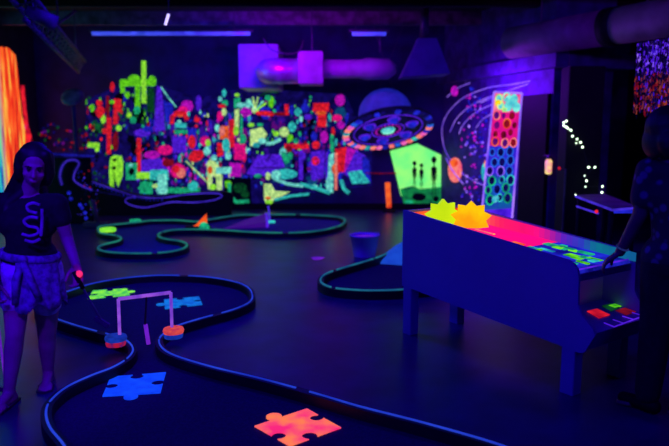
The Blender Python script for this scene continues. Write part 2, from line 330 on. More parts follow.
# the alien beam: its own mural piece
beam = thing('mural', (1.6, YB-.02, .2), 'green glowing light beam painted on wall with three black alien silhouettes', 'mural')
def onto(name, f, par=None):
    b = MB(); f(b); return b.build(name, par or beam)
def poly(b, m, o, *xy): b.prism([W(x, y, o) for x, y in xy], (0, o+.006, 0), m)
def ell(b, m, o, cx, cy, rx, ry):
    poly(b, m, o, *[(cx+rx*math.cos(2*PI*k/16), cy+ry*math.sin(2*PI*k/16)) for k in range(16)])
lb_o = onto('light_beam', lambda b: (poly(b, 'beam', .006, (390, 151), (417, 143.5), (441, 155), (441, 196), (401, 196))))
onto('painted_ground', lambda b: (poly(b, 'beamg', .010, (400, 189), (412, 186), (420, 189), (441, 187), (441, 205), (405, 208)), ell(b, 'ink', .014, 419, 197, 7, 4), ell(b, 'gteal', .015, 409, 203, 4, 3), ell(b, 'ink', .015, 436, 199, 3, 3)))
def alien(cx, top, h, w):
    def f(b):
        o = .018
        ell(b, 'ink', o, cx, top+h*.08, w*.55, h*.085)
        poly(b, 'ink', o, (cx-.5, top+h*.14), (cx+.5, top+h*.14), (cx+.6, top+h*.25), (cx-.6, top+h*.25))
        poly(b, 'ink', o, (cx-w*.5, top+h*.25), (cx+w*.5, top+h*.25), (cx+w*.3, top+h*.6), (cx-w*.3, top+h*.6))
        for s in (-1, 1):
            poly(b, 'ink', o, (cx+s*w*.08, top+h*.58), (cx+s*w*.32, top+h*.58), (cx+s*w*.38, top+h), (cx+s*w*.2, top+h))
            poly(b, 'ink', o, (cx+s*w*.42, top+h*.25), (cx+s*w*.6, top+h*.28), (cx+s*w*.6, top+h*.58), (cx+s*w*.48, top+h*.58))
    onto('alien_silhouette', f, lb_o)
alien(414.5, 161, 28, 3.6); alien(421.5, 163.5, 25, 3.4); alien(434, 156.5, 41, 4.6)

# left wall mural
lm = MB()
def LW(py, y): # py read at the px of that depth
    return y
x = XL+.012
lmural = thing('mural', (XL, 12.5, 1.2), 'tall streaked rainbow and orange mural glowing on left side wall', 'mural')
mm = bpy.data.materials.new('streaked uv paint'); mm.use_nodes = True; N_ = mm.node_tree.nodes; L_n = mm.node_tree.links; M['streak'] = mm
tc_ = N_.new('ShaderNodeTexCoord'); mp = N_.new('ShaderNodeMapping'); mp.inputs['Scale'].default_value = (1, 7, .8); mp.inputs['Rotation'].default_value = (.06, 0, 0)
nz_ = N_.new('ShaderNodeTexNoise'); nz_.inputs['Scale'].default_value = 1.5; nz_.inputs['Detail'].default_value = 4; nz_.inputs['Distortion'].default_value = .6
L_n.new(tc_.outputs['Object'], mp.inputs['Vector']); L_n.new(mp.outputs['Vector'], nz_.inputs['Vector'])
sx_ = N_.new('ShaderNodeSeparateXYZ'); L_n.new(tc_.outputs['Object'], sx_.inputs['Vector'])
def ramp_(stops):
    r = N_.new('ShaderNodeValToRGB'); e = r.color_ramp.elements
    while len(e) < len(stops): e.new(.5)
    for i, (p_, c_) in enumerate(stops): e[i].position = p_; e[i].color = (*lin(c_), 1)
    return r
rA = ramp_([(.3, (90, 5, 15)), (.42, (235, 35, 20)), (.52, (255, 85, 25)), (.6, (255, 150, 60)), (.68, (230, 240, 80)), (.78, (90, 210, 90))])
rB = ramp_([(.3, (15, 20, 120)), (.42, (0, 110, 200)), (.52, (20, 200, 190)), (.62, (120, 240, 120)), (.72, (110, 30, 170))])
L_n.new(nz_.outputs['Fac'], rA.inputs['Fac']); L_n.new(nz_.outputs['Fac'], rB.inputs['Fac'])
mr_ = N_.new('ShaderNodeMapRange'); mr_.inputs['From Min'].default_value = 12.3; mr_.inputs['From Max'].default_value = 12.55; L_n.new(sx_.outputs['Y'], mr_.inputs['Value'])
mx_ = N_.new('ShaderNodeMix'); mx_.data_type = 'RGBA'; L_n.new(mr_.outputs['Result'], mx_.inputs[0]); L_n.new(rB.outputs['Color'], mx_.inputs[6]); L_n.new(rA.outputs['Color'], mx_.inputs[7])
pb_n = N_['Principled BSDF']; pb_n.inputs['Base Color'].default_value = (.1, .03, .02, 1); pb_n.inputs['Roughness'].default_value = .7
L_n.new(mx_.outputs[2], pb_n.inputs['Emission Color']); pb_n.inputs['Emission Strength'].default_value = 1
ed = [(9.4, .4), (9.4, 3.5)]+[(9.4+3.75*k/14, 3.5+.05*math.sin(k*2.1)-.02*k) for k in range(1, 15)]+[(13.2, 2.9), (13.22, 2.5), (13.25, 2.0), (13.35, 1.7), (13.5, 1.4), (13.6, .9), (13.55, .4)]
b = MB(); b.prism([(XL+.001, y_, z_) for y_, z_ in ed], (.012, 0, 0), 'streak'); b.build('painted_streaks', lmural)
b = MB()
for k in range(3): b.tube([(XL+.02, 13.3+.04*k+.22*(i/9)**2, 1.0+1.6*(1-i/9)) for i in range(10)], .02, 'red', 6)
for k in range(9): b.ball((XL+.02, 13.35+.05*k, 1.9-.11*k), (.012, .09, .10), random.choice(['red', 'dred', 'pink', 'orange']))
b.build('painted_ember_edge', lmural)

# ------------------------------------------------------------------ space mural
space = thing('mural', (2.7, 12.1, 1.3), 'violet solar system mural with ringed orbits on partition wall', 'mural')
sp0 = SA+sn*.006
def S(px, py, o=0): return onplane(px, py, sp0+sn*o, sn)
b = MB()
for arc in ([(530, 81), (512, 84.5), (487.5, 88), (463, 98), (448, 113), (442, 128.5), (445, 150), (457, 168), (472, 180), (488, 187)],
            [(494, 95), (472, 105), (457, 118), (450, 132)], [(493, 104), (475, 113), (463, 125), (459, 134)], [(493, 113), (482, 120), (476, 128)],
            [(528, 84), (505, 92), (480, 103)], [(470, 83), (458, 88), (447, 97)]):
    b.tube(smooth([S(*q) for q in arc], 6, False), .0075, 'orbit', 6)
b.build('painted_orbits', space)
def sell(b, m, cx, cy, rx, ry, o):
    pts = [S(cx+rx*math.cos(2*PI*k/16), cy+ry*math.sin(2*PI*k/16), o) for k in range(16)]
    b.prism(pts, -sn*(o+.004), m)
b = MB(); sell(b, 'salmon', 454.5, 170, 6.5, 12.5, .02); sell(b, 'orange', 454, 163, 4, 4, .024)
b.tube([S(446, 158, .03), (S(452, 170, .04)), S(463, 184, .03)], .012, 'orbit', 6); b.build('painted_orange_planet', space)
b = MB(); sell(b, 'teal', 485.5, 172, 4.2, 10, .02); sell(b, 'salmon', 486, 164, 2, 4, .024); b.build('painted_teal_planet', space)
b = MB(); sell(b, 'magenta', 454, 91, 3, 5, .02); b.build('painted_pink_planet', space)
b = MB()
for k in range(110):
    cx = random.gauss(472, 5); cy = random.uniform(80, 205)
    if random.random() < .35: cx = random.gauss(478, 7); cy = random.gauss(140, 16)
    if 440 < cx < 494: sell(b, random.choice(['violet', 'magenta', 'orbit', 'blue']), cx, cy, random.uniform(.4, .9), random.uniform(.5, 1.6), .012)
b.build('painted_star_dust', space)

b = MB(); dq = [S(523, 150), S(549, 150)]
for d_ in dq: d_.z = 0
b.prism([dq[0], dq[1], dq[1]+sn*.07, dq[0]+sn*.07], (0, 0, S(535, 95).z), 'black'); struct(b.build('door_1'))
# leaning ovals board
pa, pb_ = G(474, 262), None
B0, B1 = P(482, 209, 9.0), P(513, 207, 8.9)
T0, T1 = P(494, 92, 9.55), P(522, 93.5, 9.45)
ux = (B0-T0); B0f = T0+ux*(T0.z/(T0.z-B0.z)); ux = (B1-T1); B1f = T1+ux*(T1.z/(T1.z-B1.z))
brd = thing('game_board', ((B0f+B1f)/2), 'tall leaning board painted with pink, blue and cream glowing ovals', 'game board')
nb = (B1f-B0f).cross(T0-B0f).normalized()
if nb.y > 0: nb = -nb
b = MB(); b.prism([B0f, B1f, T1, T0], -nb*.03, 'violet'); b.build('panel', brd)
b = MB()
for p, q in ((B0f, T0), (B1f, T1), (T0, T1)): b.tube([p+nb*.01, q+nb*.01], .014, 'orbit', 6)
b.build('frame', brd)
b = MB()
def bd(u, v): # u across 0..1, v down 0..1 over the visible part
    a = T0.lerp(T1, u); c = B0.lerp(B1, u); return a.lerp(c, v)
eu = (T1-T0).normalized(); ev = (B0-T0).normalized()
zc_ = [(0, .17, 'salmonp'), (.17, .46, 'pinkp'), (.46, .70, 'bluep'), (.70, 1.0, 'tealp')]
M['salmonp'] = uv('uv cream and pink', (250, 140, 150), (235, 40, 140), 9); M['pinkp'] = uv('uv rose', (235, 20, 120), (190, 15, 130), 7); M['bluep'] = uv('uv violet blue', (60, 25, 200), (40, 40, 190), 7); M['tealp'] = uv('uv blue teal', (30, 50, 170), (15, 90, 150), 7)
for v0, v1, m in zc_: b.prism([bd(.04, v0+.01)+nb*.002, bd(.96, v0+.01)+nb*.002, bd(.96, v1+.01)+nb*.002, bd(.04, v1+.01)+nb*.002], nb*.004, m)
rows = 12
for j in range(rows):
    for i in range(3):
        u = .17+.29*i+(.08 if j % 2 else 0)+random.uniform(-.04, .04); v = .05+j*.079+random.uniform(-.012, .012)
        if v < .17: m, mi_ = ('pale' if i < 1 else ('cyan' if i < 3 else 'salmon')), random.choice(['salmon', 'dred', 'cyan'])
        elif v < .46: m, mi_ = random.choice(['salmon', 'pink', 'pink', 'orange']), random.choice(['dred', 'mmag'])
        elif v < .70: m, mi_ = random.choice(['cyanb', 'orbit', 'cyanb']), 'dblue'
        else: m, mi_ = random.choice(['teal', 'gteal', 'cyanb']), 'dblue'
        if m not in M: M['cyanb'] = uv('uv azure', (40, 110, 230), (30, 80, 200), 7)
        c = bd(u, v); sz = random.uniform(1.1, 1.6)
        ring = [c+nb*.012+eu*.032*sz*math.cos(t*PI/6)+ev*.046*sz*math.sin(t*PI/6) for t in range(12)]
        b.tube(ring, .010, m, 6, closed=True)
        b.prism([c+nb*.009+eu*.026*sz*math.cos(t*PI/6)+ev*.04*sz*math.sin(t*PI/6) for t in range(12)], -nb*.002, mi_)
b.build('painted_ovals', brd)
b = MB()
for u, v, r, m in ((.2, .1, .05, 'yellow'), (.55, .06, .055, 'cyan'), (.45, .16, .04, 'pale'), (.42, .93, .055, 'cyan')):
    b.ball(bd(u, v)+nb*.012, (r, .012, r), m)
b.build('painted_spots', brd)

# ------------------------------------------------------------------ UFO
M['pinkw'] = uv('uv pale pink', (255, 130, 170), (220, 60, 190), 12); M['cyanb'] = uv('uv azure', (40, 110, 230), (30, 80, 200), 7)
UC = P(388, 130, 12.9)
ufo = thing('flying_saucer', UC, 'blue domed flying saucer with lit coloured rim hanging above green beam', 'flying saucer')
zx = Vector((math.sin(math.radians(-8)), 0.40, .90)).normalized()
Rm = Matrix.Translation(UC) @ zx.to_track_quat('Z', 'Y').to_matrix().to_4x4()
b = MB(); b.lathe([(.0, 0), (.80, 0), (.88, .02), (.9, .06), (.8, .12), (.6, .19), (.54, .22), (.0, .22)], 'shipd', Rm, 40, cap=False); hull_o = b.build('hull', ufo)
b = MB(); b.lathe([(.53, .2), (.53, .34)]+[(.53*math.cos(a), .34+.50*math.sin(a)) for a in [PI/2*i/8 for i in range(9)]], 'ship', Rm, 32, cap=False); b.build('dome', ufo)
for k in range(40):
    a = 2*PI*k/40
    c = Rm @ Vector((.84*math.cos(a), .83*math.sin(a), -.02))
    up = (c-UC).z
    b = MB(); m = ['salmon', 'pinkw', 'cyanb', 'salmon', 'blue', 'pinkw', 'salmon', 'teal'][k % 8]
    if c.z > UC.z+.12: m = 'blue' if k % 3 == 0 else 'dblue'
    b.box((0, 0, 0), (.12, .105, .05), m, Matrix.Translation(c) @ zx.to_track_quat('Z', 'Y').to_matrix().to_4x4() @ Matrix.Rotation(a, 4, 'Z'), bev=.012)
    b.build('rim_light', hull_o)
b = MB(); b.lathe([(0, -.05), (.12, -.04), (.14, .0), (0, 0)], 'cyan', Rm, 20, cap=False); b.build('centre_light', ufo)
b = MB()
for r in (.32, .68): b.tube([Rm @ Vector((r*math.cos(t*PI/20), r*math.sin(t*PI/20), -.012)) for t in range(40)], .012, 'violet', 6, closed=True)
for t in range(20): b.ball(Rm @ Vector((.24*math.cos(t*PI/10), .24*math.sin(t*PI/10), -.01)), .018, 'magenta', n=6)
b.build('underside_rings', ufo)
for k in range(6):
    a = 2*PI*(k+.35)/6; c = Vector((.49*math.cos(a), .49*math.sin(a), -.01)); b = MB()
    b.tube([Rm @ (c+Vector((.11*math.cos(t*PI/8), .11*math.sin(t*PI/8), 0))) for t in range(16)], .02, 'violet', 6, closed=True)
    b.ball(Rm @ c, .09, 'blue', n=10); b.build('thruster', hull_o)
b = MB()
for s in (-.35, .35): b.tube([Rm @ Vector((s, 0, .3)), Vector((UC.x+s, UC.y+.2, ZC))], .006, 'steel', 6)
b.build('hanging_wire', ufo)

# orange rod below saucer
o = MB(); o.tube([P(387.5, 182.5, 13.6), P(389, 207.5, 13.6)], .055, 'orange', 10); o.lathe([(.14, 0), (.14, .03), (.03, .05)], 'black', Matrix.Translation((P(389, 207.5, 13.6).x, 13.6, 0)), 16)
tag(o.build('glow_rod'), 'upright glowing orange rod standing at wall below the saucer', 'glow rod')

# ------------------------------------------------------------------ ducts over mural
t = thing('air_duct', P(259, 66, 13.5), 'violet lit sheet metal duct box with round duct behind saucer', 'air duct')
def rectduct(name, x0, y0, x1, y1, Y, dep, m):
    a = P(x0, y1, Y); c = P(x1, y0, Y); b = MB(); b.box(((a.x+c.x)/2, Y+dep/2, (a.z+c.z)/2), (c.x-a.x, dep, c.z-a.z), m, bev=.015); return b.build(name, t)
rectduct('plenum_box', 239, 44, 278, 88, 12.75, 1.2, 'ductw')
rectduct('junction_box', 298, 51, 323, 84, 12.05, .6, 'ductw')
a = P(270, 71, 12.35); c = P(300, 71, 12.35)
b = MB(); b.tube([a+Vector((-.1, .3, 0)), a+Vector((-.05, .08, 0)), a+Vector((.05, 0, 0)), c], [.2, .23, .235, .235], 'galv', 24); b.build('round_duct', t)
a = P(322, 69, 12.35); c = P(396, 69, 12.35)
b = MB(); b.tube([a, a.lerp(c, .5), a.lerp(c, .6), a.lerp(c, .9), c], [.17, .17, .2, .19, .08], 'ductw', 20); b.build('end_duct', t)
b = MB(); b.tube(smooth([P(263, 38, 12), P(272, 50, 12), P(290, 54, 12), P(300, 50, 12), P(303, 40, 12)], 6, False), .012, 'steel', 6); b.build('cable', t)
b = MB()
for px in (312, 380): q = P(px, 52, 12.3); b.tube([q, (q.x, q.y, ZC)], .012, 'steel', 6)
b.build('hanger', t)
t2 = thing('heater_hood', P(424, 62, 11.8), 'dim blue tapered metal hood hanging right of the violet ducts', 'hood')
q = P(424, 62, 11.8)
b = MB(); b.hexa([(q.x-.42, 11.5, 2.62), (q.x+.42, 11.5, 2.68), (q.x+.42, 12.2, 2.68), (q.x-.42, 12.2, 2.62)], [(q.x-.12, 11.7, 3.3), (q.x+.2, 11.7, 3.3), (q.x+.2, 12.0, 3.3), (q.x-.12, 12.0, 3.3)], 'deck'); b.build('hood_shell', t2)
b = MB(); b.tube([(q.x, 11.85, 3.28), (q.x, 11.85, ZC)], .08, 'steel', 12); b.build('flue', t2)

# big duct upper right
t = thing('air_duct', (3.9, 9.6, 3.05), 'large dark purple round duct running overhead at upper right', 'air duct')
a = P(512, 43, 10.9); c = P(690, 14, 8.3); dd = (c-a)
b = MB(); b.tube([a-dd*.03, a-dd*.02, a, a+dd*.6], [.12, .2, .25, .25], 'ductd', 28); b.build('duct_section', t)
b = MB(); b.tube([a+dd*.6, a+dd*.665], [.262, .262], 'black', 28); b.build('duct_collar', t)
b = MB(); b.tube([a+dd*.665, a+dd*1.5], [.25, .25], 'ductd', 28); b.build('duct_section', t)
for k in (.2, .8):
    b = MB(); p = a+dd*k; b.tube([p+Vector((0, 0, .2)), Vector((p.x, p.y, ZC))], .012, 'steel', 6); b.build('hanger', t)

# ------------------------------------------------------------------ ceiling lights
def ledbar(x0, x1, py, Y, label, tilt=0):
    a = P(x0, py, Y); c = P(x1, py, Y)
    t = thing('led_strip', (a+c)/2, label, 'led strip', None)
    b = MB(); b.box(((a.x+c.x)/2, Y, a.z+.045), (c.x-a.x+.1, .07, .04), 'steel'); b.build('housing', t)
    b = MB(); b.tube([a, c], .038, 'led', 8); b.build('light_tube', t)
    b = MB()
    for f in (.1, .9): p = a.lerp(c, f); b.tube([(p.x, Y, a.z+.06), (p.x, Y, ZC)], .008, 'steel', 6)
    b.build('hanger', t)
    return a, c
ledbar(92, 250, 33.3, 12.0, 'long blue lit ceiling strip above the mural, left of ducts')
ledbar(352, 386, 33.6, 12.0, 'short blue lit ceiling strip right of the violet ducts')
t = thing('tube_light', P(167, 19, 9.0), 'tiny white tilted tube light hanging above the long blue strip', 'tube light')
b = MB(); b.tube([P(168.6, 14, 9.0), P(165.3, 25, 9.0)], .018, 'tube', 8); b.build('lit_tube', t)
b = MB(); p = P(168.6, 14, 9.0); b.tube([p, (p.x+.02, 9.0, ZC)], .006, 'steel', 6); b.build('cord', t)
# left ceiling truss
t = thing('ceiling_truss', (-4.3, 10, 3.1), 'dim blue slanted truss beam hung under ceiling above left mural', 'truss')
a = P(24, 0, 7.0); c = P(78, 60, 12.6); c.z = a.z-.05; dd = c-a; sx = Vector((dd.y, -dd.x, 0)).normalized()*.12
b = MB(); b.tube([a+sx, c+sx], .03, 'truss', 8); b.build('chord', t)
b = MB(); b.tube([a-sx, c-sx], .03, 'truss', 8); b.build('chord', t)
b = MB(); b.tube([a-Vector((0, 0, .2)), c-Vector((0, 0, .2))], .03, 'truss', 8); b.build('chord', t)
b = MB()
for i in range(17):
    p = a+dd*(i/16); q2 = a+dd*(min(1, (i+1)/16)); b.tube([p+sx, q2-sx], .014, 'truss', 6); b.tube([p+sx, q2-Vector((0, 0, .2)), q2-sx], .014, 'truss', 6)
b.build('lattice', t)
b = MB(); b.tube([a+dd*.3+Vector((0, 0, -.05)), P(76, 11, 10.5)], .02, 'truss', 6); b.build('brace', t)
b = MB()
for f in (.1, .5, .95): p = a+dd*f; b.tube([p, (p.x, p.y, ZC)], .015, 'steel', 6)
b.build('hanger', t)
t = thing('duct_stub', P(30, 8, 7.2), 'small duct stub clamped to near end of left ceiling truss', 'duct stub')  # dim piece of duct under the truss; gives no light
q = P(26, 10, 7.15); b = MB(); b.tube([q, q+Vector((.25, .15, -.12))], [.06, .09], 'truss', 16); b.build('stub_shell', t)
b = MB(); b.tube([q, q+Vector((0, 0, .22))], .012, 'steel', 6); b.build('bracket', t)

# ------------------------------------------------------------------ disc sign on a pole at left
q = P(73, 98, 12.2)
t = thing('pole_sign', (q.x, 12.2, 0), 'dark round disc sign on a thin pole against left back corner', 'sign')
b = MB(); b.tube([(q.x+.02, 12.2, .02), (q.x, 12.2, q.z-.1)], .035, 'backwall', 10); b.build('pole', t)
b = MB(); b.lathe([(.12, .02), (.17, 0), (.21, .02), (.2, .05), (.12, .05)], 'truss', Matrix.Translation(q) @ Matrix.Rotation(PI/2-.7, 4, 'X'), 24); b.build('disc', t)
b = MB(); b.lathe([(.2, 0), (.2, .03), (.05, .05)], 'black', Matrix.Translation((q.x, 12.2, 0)), 20); b.build('base', t)

# ------------------------------------------------------------------ serpent scroll prop behind the woman
t = thing('scroll_prop', P(75, 190, 11.7), 'dark ornamental scroll scenery outlined in blue dots behind the woman', 'scenery')
YS = 11.7
b = MB(); b.box((P(70, 190, YS+.12).x, YS+.14, .62), (.80, .08, 1.24), 'black', bev=.03); b.build('back_board', t)
b = MB(); b.tube(smooth([P(x, y, YS) for x, y in ((62, 185), (60, 176), (62, 167), (67, 161), (75, 160), (79, 164), (75, 172), (74, 180), (82, 186), (92, 190))], 6, False), .035, 'dblue', 8)
b.tube(smooth([P(x, y, YS-.04) for x, y in ((62, 185), (60, 176), (62, 167), (67, 161), (75, 160), (79, 164), (75, 172), (74, 180), (82, 186), (92, 190))], 6, False), .009, 'wave', 6); b.build('scroll_outline', t)
b = MB(); b.box(((P(49, 155, YS).x+P(96, 157, YS).x)/2, YS, P(72, 155, YS).z), (.80, .06, .09), 'dblue', bev=.02)
for k in range(19): b.ball(P(50+k*2.4, 154+k*.12, YS-.045), .013, 'blue', n=8)
b.build('dotted_band', t)
b = MB()
for k in range(60):
    x = random.uniform(78, 100); y = random.uniform(170, 215); b.ball(P(x, y, YS-.02+.002*k/60), random.uniform(.006, .018), random.choice(['blue', 'dblue', 'dblue', 'dred', 'wave']), n=6)
for x, y in ((69, 193), (71, 199), (80, 205), (82, 208), (85, 213), (86, 218)): b.ball(P(x, y, YS-.03), .035, 'blue', n=8)
b.build('dot_pattern', t)
b = MB(); q0 = P(92, 200, YS-.3); b.tube([q0, P(95, 212, YS-.3), P(98, 222, YS-.3)], [.06, .045, .03], 'skind', 10)
b.box((P(97, 224, YS-.3).x, YS-.3, .05), (.45, .2, .10), 'skind', bev=.02); b.build('foot_stand', t)

# low black scenery board with wavy violet lines painted on its front
YP = 12.95
pf = thing('scenery_board', P(155, 215, YP), 'low black cut-out board with wavy violet lines standing under the mural', 'scenery')
con = [(78, 176), (90, 179.5), (104, 184.5), (120, 190), (135, 194), (150, 196.5), (166, 196), (182, 193.5), (200, 192), (218, 191.8), (231, 193), (233, 199), (231, 207)]
tp_ = [P(v.x, v.y, YP) for v in smooth([(x, y, 0) for x, y in con], 4, False)]
b = MB(); b.prism(tp_+[Vector((tp_[-1].x, YP, .002)), Vector((tp_[0].x, YP, .002))], (0, .09, 0), 'black'); b.build('board_panel', pf)
b = MB(); w1_ = [(82, 179), (90, 181), (104, 186), (120, 191.5), (135, 196), (150, 198), (166, 197.5), (182, 195), (200, 193.5), (216, 193.3), (222, 195.5), (217, 199), (205, 201.5), (192, 202.5), (172, 202), (158, 205), (145, 207.5), (134, 206), (126, 202.5), (127, 198.5), (136, 196.5)]
b.tube([P(v.x, v.y, YP-.006) for v in smooth([(x, y, 0) for x, y in w1_], 6, False)], .011, 'wave', 6); b.build('painted_wave', pf)
b = MB(); w2_ = [(88, 189), (100, 192), (112, 194), (122, 196), (132, 200)]
w3_ = [(205, 204), (212, 200), (222, 198)]
for w_ in (w2_, w3_): b.tube([P(v.x, v.y, YP-.006) for v in smooth([(x, y, 0) for x, y in w_], 6, False)], .008, 'dblue', 6)
for k in range(24): v = smooth([(x, y+2.2, 0) for x, y in w1_[:8]], 4, False)[k]; b.ball(P(v.x, v.y, YP-.004), .012, 'blue', n=6)
b.build('painted_dots', pf)

# ------------------------------------------------------------------ putting greens
def course(label, outline, line, carpet, h, gapn, name='putting_green', tr=.007, rw=.035, fill=True):
    pts = smooth([G(x, y, h) for x, y in outline], 8)
    t = thing(name, G(*outline[0]), label, 'putting green')
    n = len(pts); inn = []; out = []
    for i, p in enumerate(pts):
        d_ = (pts[(i+1) % n]-pts[i-1]); d_.z = 0; d_.normalize(); nn = Vector((d_.y, -d_.x, 0))
        inn.append(p-nn*rw); out.append(p+nn*rw)
    b = MB(); vs = []; fs = []
    for i in range(n):
        vs += [(*inn[i].xy, 0), (*inn[i].xy, h), (*out[i].xy, h), (*out[i].xy, 0)]
        j = (i+1) % n
        for k in range(4): fs.append((i*4+k, j*4+k, j*4+(k+1) % 4, i*4+(k+1) % 4))
    b.add(vs, fs, 'rail'); b.build('rail', t)
    L_ = [0]
    for i in range(n): L_.append(L_[-1]+(pts[(i+1) % n]-pts[i]).length)
    seg = gapn; cur = []; b = MB()
    for i in range(n+1):
        p = pts[i % n]+Vector((0, 0, tr*.6)); ph = (L_[i] % seg)
        if ph < .03 and len(cur) > 1: b.tube(cur, tr, line, 6); cur = []
        elif ph >= .03: cur.append(p)
    if len(cur) > 1: b.tube(cur, tr, line, 6)
    b.build('glow_strip', t)
    b = MB(); b.mi(carpet); vv = [b.bm.verts.new((*p.xy, .006)) for p in pts]
    es = [b.bm.edges.new((vv[i], vv[(i+1) % n])) for i in range(n)]
    bmesh.ops.triangle_fill(b.bm, edges=es, use_beauty=True); b.build('carpet', t)
    return t
course('near putting green with blue glowing edge around hoop and puzzle pieces',
  [(252, 294), (250, 302), (233, 310), (200, 319), (175, 327), (162.5, 335), (159, 342), (164, 350), (178, 357), (211, 367), (261, 379), (316, 394), (360, 407), (430, 425), (510, 449), (560, 475), (520, 540), (400, 600), (200, 560), (90, 480), (62, 443), (50, 428), (46, 414), (50, 402), (66, 388), (90, 376.5), (112, 368), (127, 359), (133, 350), (128, 342), (117, 337), (84, 328), (59, 320), (38, 311), (46, 300), (73, 290), (94, 283.5), (123, 278.5), (150, 276), (172, 275.6), (205.5, 277), (233, 281.5), (247, 287)],
  'lineD', 'carpetA', .075, .8, rw=.03)
course('right putting green with sea green edge running behind the game table',
  [(375.5, 258.5), (359.5, 263.5), (339, 269.5), (324.6, 275), (320.5, 281), (325, 285.5), (336, 288.7), (354, 290.4), (374, 291), (403, 290), (440, 286), (475, 277), (470, 262), (430, 250), (398, 251)],
  'lineG', 'carpetA', .085, .9, tr=.011)
lA = [(98, 229), (102, 226.5), (115, 225), (137, 222.8), (151, 221), (178, 220.8), (197, 222), (212, 219.5), (240, 215.5), (262, 215.5), (279, 215), (298, 215), (322, 216), (339, 217.5), (345, 221), (341, 225.5), (334, 228), (320, 231), (300, 233), (276, 233.3), (248, 232.3), (226, 230.8), (205, 230), (189, 229.8), (173, 230.5), (161, 233), (158.5, 236.5), (166, 239.5), (180, 241.5), (187, 245), (182, 249.5), (166, 252.8), (142, 254), (113, 253), (100, 250.5), (98.5, 247.5), (106, 244.5), (118, 241.5), (121, 238.5), (115, 235.7), (101, 233.5)]
course('back putting green with looping sea green edge below the mural', lA, 'lineA', 'carpetB', .07, 1.1, tr=.014)

# ramp, pole and markers on the back green
t = thing('ramp', G(255, 228), 'low plum coloured ramp wedge on the back putting green', 'ramp')
a, b1, c, d1 = G(224, 229, .008), G(266, 227.5, .008), G(265, 218, .008), G(246, 220, .008)
b = MB(); b.hexa([a, b1, c, d1], [a+Vector((0, 0, .01)), b1+Vector((0, 0, .09)), c+Vector((0, 0, .09)), d1+Vector((0, 0, .01))], 'plum'); b.build('ramp_board', t)
b = MB(); b.hexa([b1+Vector((.0, 0, 0)), b1+Vector((.05, 0, 0)), c+Vector((.05, 0, 0)), c], [b1+Vector((0, 0, .1)), b1+Vector((.05, 0, .1)), c+Vector((.05, 0, .1)), c+Vector((0, 0, .1))], 'violet'); b.build('ramp_lip', t)
q = G(266, 223)
t = thing('flag_pole', q, 'thin violet pole standing beside plum ramp on back green', 'pole')
b = MB(); b.tube([q+Vector((.08, 0, 0)), P(264, 206, q.y)+Vector((.08, 0, 0))], .016, 'wave', 8); b.build('shaft', t)
b = MB(); b.lathe([(.09, .006), (.09, .04), (.02, .05)], 'teal', Matrix.Translation((q.x+.08, q.y, 0)), 16); b.build('pole_base', t)
t = thing('fin', G(200, 230), 'orange glowing triangular fin at the lane edge', 'fin')
Yf = G(200, 231).y-.05; b = MB(); b.prism([P(x, y, Yf) for x, y in ((188, 229), (196, 224.5), (202, 218), (206, 214), (207.2, 229.5))], (0, .05, 0), 'conef'); b.build('fin_panel', t)
b = MB(); q = P(198, 230, Yf); b.box((q.x, Yf+.02, .045), (.42, .1, .09), 'rail'); b.build('fin_foot', t)
q = G(205.5, 231.5); o = MB(); o.ball((q.x, q.y-.12, .09), .09, 'gteal'); tag(o.build('game_ball'), 'sea green ball on floor beside the orange fin', 'ball')
q = G(108, 232, .08); o = MB(); o.lathe([(.12, .09), (.125, .11), (.125, .14), (.1, .15)], 'lime', Matrix.Translation((q.x, q.y, 0)), 20); o.lathe([(.1, .006), (.1, .09)], 'rail', Matrix.Translation((q.x, q.y, 0)), 16)
tag(o.build('marker_disc'), 'lime green disc marker at left end of back green', 'marker')
q = G(136, 225); o = MB(); o.lathe([(.10, .006), (.1, .10), (.07, .11)], 'gteal', Matrix.Translation((q.x, q.y-.02, 0)), 20)
tag(o.build('marker_disc'), 'sea green disc marker on far edge of back green', 'marker')
for px, py in ((148, 205), (155, 207)):
    pass
# flat sticker on floor
o = MB(); o.prism([G(311, 257.6), G(316, 256.8), (G(325, 257.4)), G(321, 259.6), G(314, 260)], (0, 0, .004), 'purple'); tag(o.build('floor_sticker'), 'small violet sticker on bare floor between the greens', 'sticker')
# pale blue wedge
t = thing('ramp', G(392, 263), 'pale blue glowing wedge ramp beside white bucket', 'ramp')
a, b1 = G(379, 263.8, .006), G(412, 266, .006); Yw = a.y
b = MB(); b.hexa([a, b1, b1+Vector((0, .45, 0)), a+Vector((.05, .45, 0))], [a+Vector((0, 0, .015)), Vector((b1.x, b1.y, .02)), Vector((b1.x, b1.y+.45, .28)), a+Vector((.25, .45, .16))], 'wedge'); b.build('ramp_board', t)
# bucket
qb = G(364.5, 256.5); t = thing('bucket', qb, 'white plastic bucket glowing violet inside on floor', 'bucket')
hb = .305; rt, rb = .195, .145
b = MB(); b.lathe([(0, .0), (rb, .0), (rb+.004, .02), (rt, hb-.02), (rt+.012, hb-.02), (rt+.012, hb), (rt-.008, hb), (rb-.008, .02), (0, .02)], 'bucket', Matrix.Translation(qb), 32, cap=False); b.build('bucket_shell', t)
b = MB(); b.lathe([(0, hb-.05), (rt-.02, hb-.05), (rt-.02, hb-.035), (0, hb-.02)], 'purple', Matrix.Translation(qb), 28, cap=False); b.build('contents', t)
b = MB(); b.tube([qb+Vector(((rt+.01)*math.cos(a), (rt+.01)*math.sin(a)*.97, hb-.03+.05*math.sin(a/1)*0+.04*math.sin(PI*i/14))) for i, a in enumerate([-.2+1.2*i/14 for i in range(15)])], .006, 'tablet', 6); b.build('handle', t)

